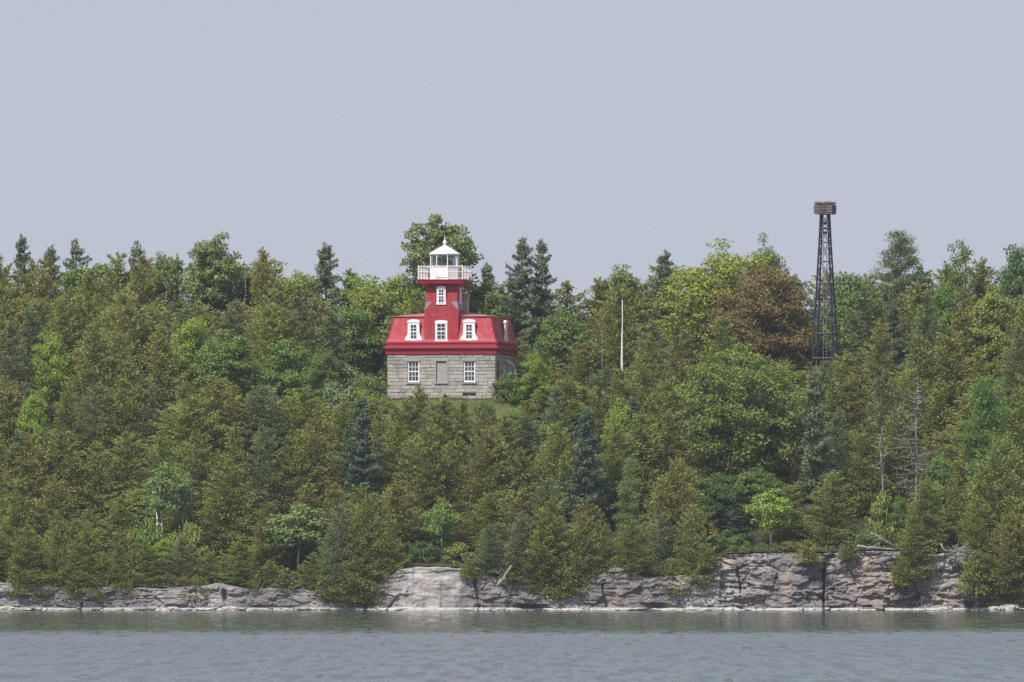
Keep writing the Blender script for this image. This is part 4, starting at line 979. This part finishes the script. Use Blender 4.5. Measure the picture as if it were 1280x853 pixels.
# ---- labels for the filled trees: place in their row, counted from a landmark of that row
ROWS = [(957, 960.2, 'hanging over the rock'), (960.2, 968.3, 'on the cliff edge'), (968.3, 979.5, 'above the shore trees'), (979.5, 991, 'on the lower slope'), (991, 1003.9, 'on the middle slope'), (1003.9, 1019, 'level with the lighthouse'), (1019, 1035.5, 'below the skyline'), (1035.5, 1060, 'on the skyline')]
LM_ = {0: [(205, 'the white birches'), (374, 'the flat sapling'), (552, 'the vivid sapling'), (787, 'the tiered sapling'), (964, 'the lime maple'), (1148, 'the dead tree')],
      1: [(22, 'the left edge spruce'), (205, 'the white birches'), (452, 'the dark blue spruce'), (734, 'the shore spruce'), (1020, 'the slender spruce'), (1148, 'the dead tree')],
      2: [(42, 'the small lime tree'), (205, 'the white birches'), (450, 'the clearing'), (565, 'the lighthouse'), (778, 'the white dead pole'), (925, 'the broad oak'), (1148, 'the dead tree')],
      3: [(62, 'the yellow green tree'), (240, 'the leafy slope trees'), (450, 'the clearing'), (640, 'the lighthouse'), (778, 'the white dead pole'), (925, 'the broad oak'), (1031, 'the steel tower'), (1148, 'the dead tree')],
      4: [(64, 'the dark conifer tip'), (266, 'the open crowned tree'), (360, 'the rounded bright tree'), (565, 'the lighthouse'), (778, 'the white dead pole'), (955, 'the russet maple'), (1031, 'the steel tower'), (1126, 'the ragged pine')],
      5: [(64, 'the dark conifer tip'), (266, 'the open crowned tree'), (407, 'the grey spruce'), (565, 'the lighthouse'), (665, 'the twin spruces'), (778, 'the white dead pole'), (912, 'the yellow maple'), (1031, 'the steel tower'), (1126, 'the ragged pine')],
      6: [(64, 'the dark conifer tip'), (266, 'the open crowned tree'), (407, 'the grey spruce'), (565, 'the lighthouse'), (665, 'the twin spruces'), (831, 'the grey green spruce'), (912, 'the yellow maple'), (1031, 'the steel tower'), (1126, 'the ragged pine')]}
LM = {0: LM_[0], **{k+1: v for k, v in LM_.items()}}
ORD = ['nearest', 'second', 'third', 'fourth', 'fifth', 'sixth', 'seventh', 'eighth', 'ninth', 'tenth']
COLW = {'olive': 'olive', 'browngreen': 'brownish', 'green': 'green', 'grey': 'grey green', 'blue': 'bluish', 'lime': 'lime', 'fresh': 'fresh green', 'pale': 'pale', 'dark': 'dark', 'bronze': 'bronze', 'deepgreen': 'dark green'}
for ri, (ya, yb, rname) in enumerate(ROWS):
    ts = [t for t in TREES if ya <= t[2] < yb and not t[4]]
    buckets = {}
    for t in ts:
        px = t[0]; lmx, lmn = min(LM[ri], key=lambda l: abs(l[0]-px)); side = 'left of' if px < lmx else 'right of'
        buckets.setdefault((lmn, side), []).append((abs(px-lmx), t))
    for (lmn, side), lst in buckets.items():
        lst.sort(key=lambda q: q[0]); cnt = {}
        for d, t in lst:
            kw = {'juniper': 'low juniper', 'cedar': 'cedar', 'cedar_wide': 'broad cedar', 'cedar_slim': 'slim cedar', 'spruce': 'spruce', 'spruce_open': 'spruce', 'leafy': 'leafy tree', 'leafy_airy': 'leafy tree', 'pine': 'pine', 'pine_low': 'pine'}[t[7]]
            key = (COLW[t[8]], kw); i = cnt.get(key, 0); cnt[key] = i+1
            t[3]['label'] = f"{COLW[t[8]]} {kw} {rname}, {ORD[min(i, 9)]} {side} {lmn}"

# ------------------------------------------------------------------ dead trees, poles, driftwood
def dead(px, ytop, Y, kw, label, name='dead_tree', mat='dead', rz=0, lean=(0, 0), sink=0):
    X = px2x(px, Y); zg = float(ground(X, Y))-sink; Hh = py2z(ytop, Y)-zg
    me = dead_tree(H=Hh, mat=mat, **kw); o = link(name, me); o.location = (X, Y, zg); o.rotation_euler = (lean[0], lean[1], rz)
    tag(o, label, 'dead tree')
MAT['greydead'] = bark_mat('grey_dead_wood', (.12, .105, .108), (.25, .225, .23))
MAT['white_wood'] = bark_mat('white_bleached_pole', (.50, .49, .47), (.78, .77, .75), 3)
dead(778, 375, 1002, dict(seed=3, n=2, r0=.19, low=.1, length=.3, twigs=0, wob=.008), 'bare white dead pole of a birch poking up above the trees', 'dead_birch', 'white_wood')
dead(753, 384, 1004, dict(seed=5, n=9, r0=.08, low=.4, length=.9, twigs=2, wob=.03), 'thin grey dead tree just left of the white dead pole', mat='greydead')
dead(1146, 470, 966.5, dict(seed=7, n=60, r0=.19, low=.22, length=4.6, twigs=7, upcurve=.35), 'tall grey dead tree with bare branching limbs above the right cliff', mat='greydead')
dead(1103, 535, 965.5, dict(seed=9, n=12, r0=.13, low=.55, length=2.8, twigs=3, upcurve=1.0, wob=.025), 'smaller forked dead tree left of the tall grey dead one', mat='dead')
dead(656, 445, 1005, dict(seed=12, n=6, r0=.09, low=.4, length=.7, twigs=2), 'leaning bare whitish trunk right of the lighthouse wall', mat='dead', lean=(0, R_(-16)), sink=.2)
dead(305, 335, 1034, dict(seed=15, n=5, r0=.08, low=.6, length=.8, twigs=2), 'thin bare trunk inside the crowns right of the open crowned tree', mat='dead')
def log_(px0, py0, px1, py1, Y, r, label, name, seed=0, roots=0, kink=.12):
    rng = random.Random(seed); a = Vector((px2x(px0, Y), Y, py2z(py0, Y))); b = Vector((px2x(px1, Y), Y+.3, py2z(py1, Y)))
    m_ = MB(); n = 7; pts = [a.lerp(b, i/n)+Vector((0, rng.uniform(-kink, kink), rng.uniform(-kink, kink)*.7))-a for i in range(n+1)]
    m_.tube(pts, [r*(1-.55*i/n) for i in range(n+1)], 7)
    for i in range(roots):
        p = pts[rng.randrange(2, n)]; d = Vector((rng.uniform(-1, 1), rng.uniform(-.6, .1), rng.uniform(-.2, .9))); l = rng.uniform(.3, .9)
        m_.tube([p, p+d*l*.5+Vector((0, 0, .05)), p+d*l], [r*.45, r*.3, r*.1], 5)
    o = m_.build(name, MAT['dead'], smooth=True); o.location = a; tag(o, label, 'driftwood' if 'drift' in name else 'dead wood', None); return o
log_(1071, 683, 1121, 687, 959.0, .13, 'bleached fallen log lying along the edge of the right cliff', 'fallen_log', 3, 5)
log_(1088, 667, 1120, 682, 959.4, .08, 'thinner pale fallen branch slanting down onto the bleached log', 'fallen_branch', 5, 3)
log_(622, 733, 640, 706, 957.2, .16, 'pale stump leaning on the cliff below the lighthouse', 'leaning_stump', 9, 5, .2)
log_(1176, 680, 1190, 704, 958.8, .09, 'pale curved dead limb left of the upturned roots', 'fallen_branch', 12, 3, .16)
# upturned root plate
rb = MB(); rg = random.Random(6)
for i in range(85):
    a = rg.uniform(0, 6.28); r1 = rg.uniform(.4, 1.25); p1 = Vector((math.cos(a)*r1*.45, rg.uniform(-.25, .1), math.sin(a)*r1*.4)); p2 = Vector((math.cos(a)*r1*1.1, rg.uniform(-.45, .1), math.sin(a)*r1*.85))
    rb.tube([(0, 0, 0), p1, p2, p2+Vector((rg.uniform(-.2, .2), rg.uniform(-.2, 0), rg.uniform(-.35, .05)))], [.07, .04, .022, .008], 4, False)
ro = rb.build('root_plate', MAT['dead']); ro.location = (px2x(1197, 958.9), 958.6, py2z(690, 958.9)); tag(ro, 'tangle of upturned grey roots on the cliff edge near the right end', 'roots')

# boulders at the waterline
rk = [(1262, 762, .5, 'dark boulder standing in the water past the right end of the cliff'), (1243, 763, .35, 'smaller boulder in the water between cliff end and dark boulder'), (215, 762, .32, 'dark low boulder in the water below the birches'),
      (8, 763, .4, 'dark boulder in the water at the left end of the shore'), (287, 757, .38, 'pale boulder at the waterline under the grey green juniper'), (1180, 763, .28, 'small rock at the water edge below the upturned roots')]
for i, (px, py, r, lab) in enumerate(rk):
    rng = np.random.default_rng(i+3); b = MB(); n, mth = 14, 9
    vs_ = []
    for j in range(mth+1):
        for k in range(n):
            th, ph = math.pi*j/mth, 2*math.pi*k/n; d = np.array([math.sin(th)*math.cos(ph), math.sin(th)*math.sin(ph), math.cos(th)])
            rr_ = r*(1+.28*math.sin(3*ph+i)*math.sin(th)+.18*math.sin(5*ph+2*j+i)*math.sin(th)); vs_.append(np.sign(d)*np.abs(d)**.75*rr_*np.array([1.5, 1, .8]))
    b.add(vs_, [(j*n+k, j*n+(k+1)%n, (j+1)*n+(k+1)%n, (j+1)*n+k) for j in range(mth) for k in range(n)])
    o = b.build('shore_boulder', MAT['cliff']); Y = 956.6; o.location = (px2x(px, Y), Y, r*.35); tag(o, lab, 'boulder', 'boulders along the waterline')

# ------------------------------------------------------------------ undergrowth and grass
def scatter(name, n, xr, yr, hgt, L, W, tint, mat, seed, keep=None, up=1.0):
    rng = np.random.default_rng(seed); x = rng.uniform(*xr, n); y = rng.uniform(*yr, n)
    if keep is not None: k = keep(x, y, rng); x, y = x[k], y[k]
    h = hgt*rng.random(len(x))**1.5*(1+.8*fbm(x, y, 77, 2, .5)); P = np.stack([x, y, ground(x, y) + h], 1)
    D = rng.normal(size=(len(x), 3))*.7 + np.array([0, -.2, up])
    o = link(name, leaf_mesh(name, P, D, rng.uniform(*L, len(x)), rng.uniform(*W, len(x)), rng, MAT[mat])); o.color = (*TINTS[tint], 1)
    return tag(o, None, None, None, 'stuff')
TINTS['grass'] = (.125, .140, .050)
def in_house(x, y): 
    ca, sa = math.cos(-HROT), math.sin(-HROT); u = (x-HX)*ca-(y-HY)*sa; v = (x-HX)*sa+(y-HY)*ca; return (np.abs(u) < 5.25) & (np.abs(v) < 5.25)
scatter('lawn_grass', 42000, (HX-17, HX+14), (995, 1012), .10, (.10, .24), (.02, .05), 'grass', 'leaf', 1, lambda x, y, r: ~in_house(x, y) & (np.hypot(x-HX, y-HY) < 17), 2.0)
scatter('undergrowth', 90000, (-62, 62), (959.5, 1004), .55, (.14, .34), (.08, .18), 'green', 'leaf', 2, lambda x, y, r: (fbm(x, y, 88, 3, .25) > -.12) & (np.hypot(x-HX, y-HY) > 13) & (y > shore_y(x)+1.3), .4)

# ------------------------------------------------------------------ haze
def haze():
    m = bpy.data.materials.new('lake_haze'); m.use_nodes = True; t = m.node_tree; t.nodes.clear()
    o = t.nodes.new('ShaderNodeOutputMaterial'); v = t.nodes.new('ShaderNodeVolumePrincipled'); v.inputs['Density'].default_value = .00005; v.inputs['Color'].default_value = (.86, .90, 1.0, 1)
    v.inputs['Anisotropy'].default_value = .2
    t.links.new(v.outputs[0], o.inputs['Volume'])
    b = MB(); b.box(-960, 960, -340, 1460, -2.5, 92); tag(b.build('haze', m), kind='stuff')
scatter('ledge_growth', 26000, (-62, 62), (957.5, 962.5), .5, (.12, .30), (.07, .15), 'olive', 'cedar', 5, lambda x, y, r: (fbm(x, y, 89, 3, .5) > -.05) & (y > shore_y(x)+.55) & (y < shore_y(x)+2.2), .1)
haze()
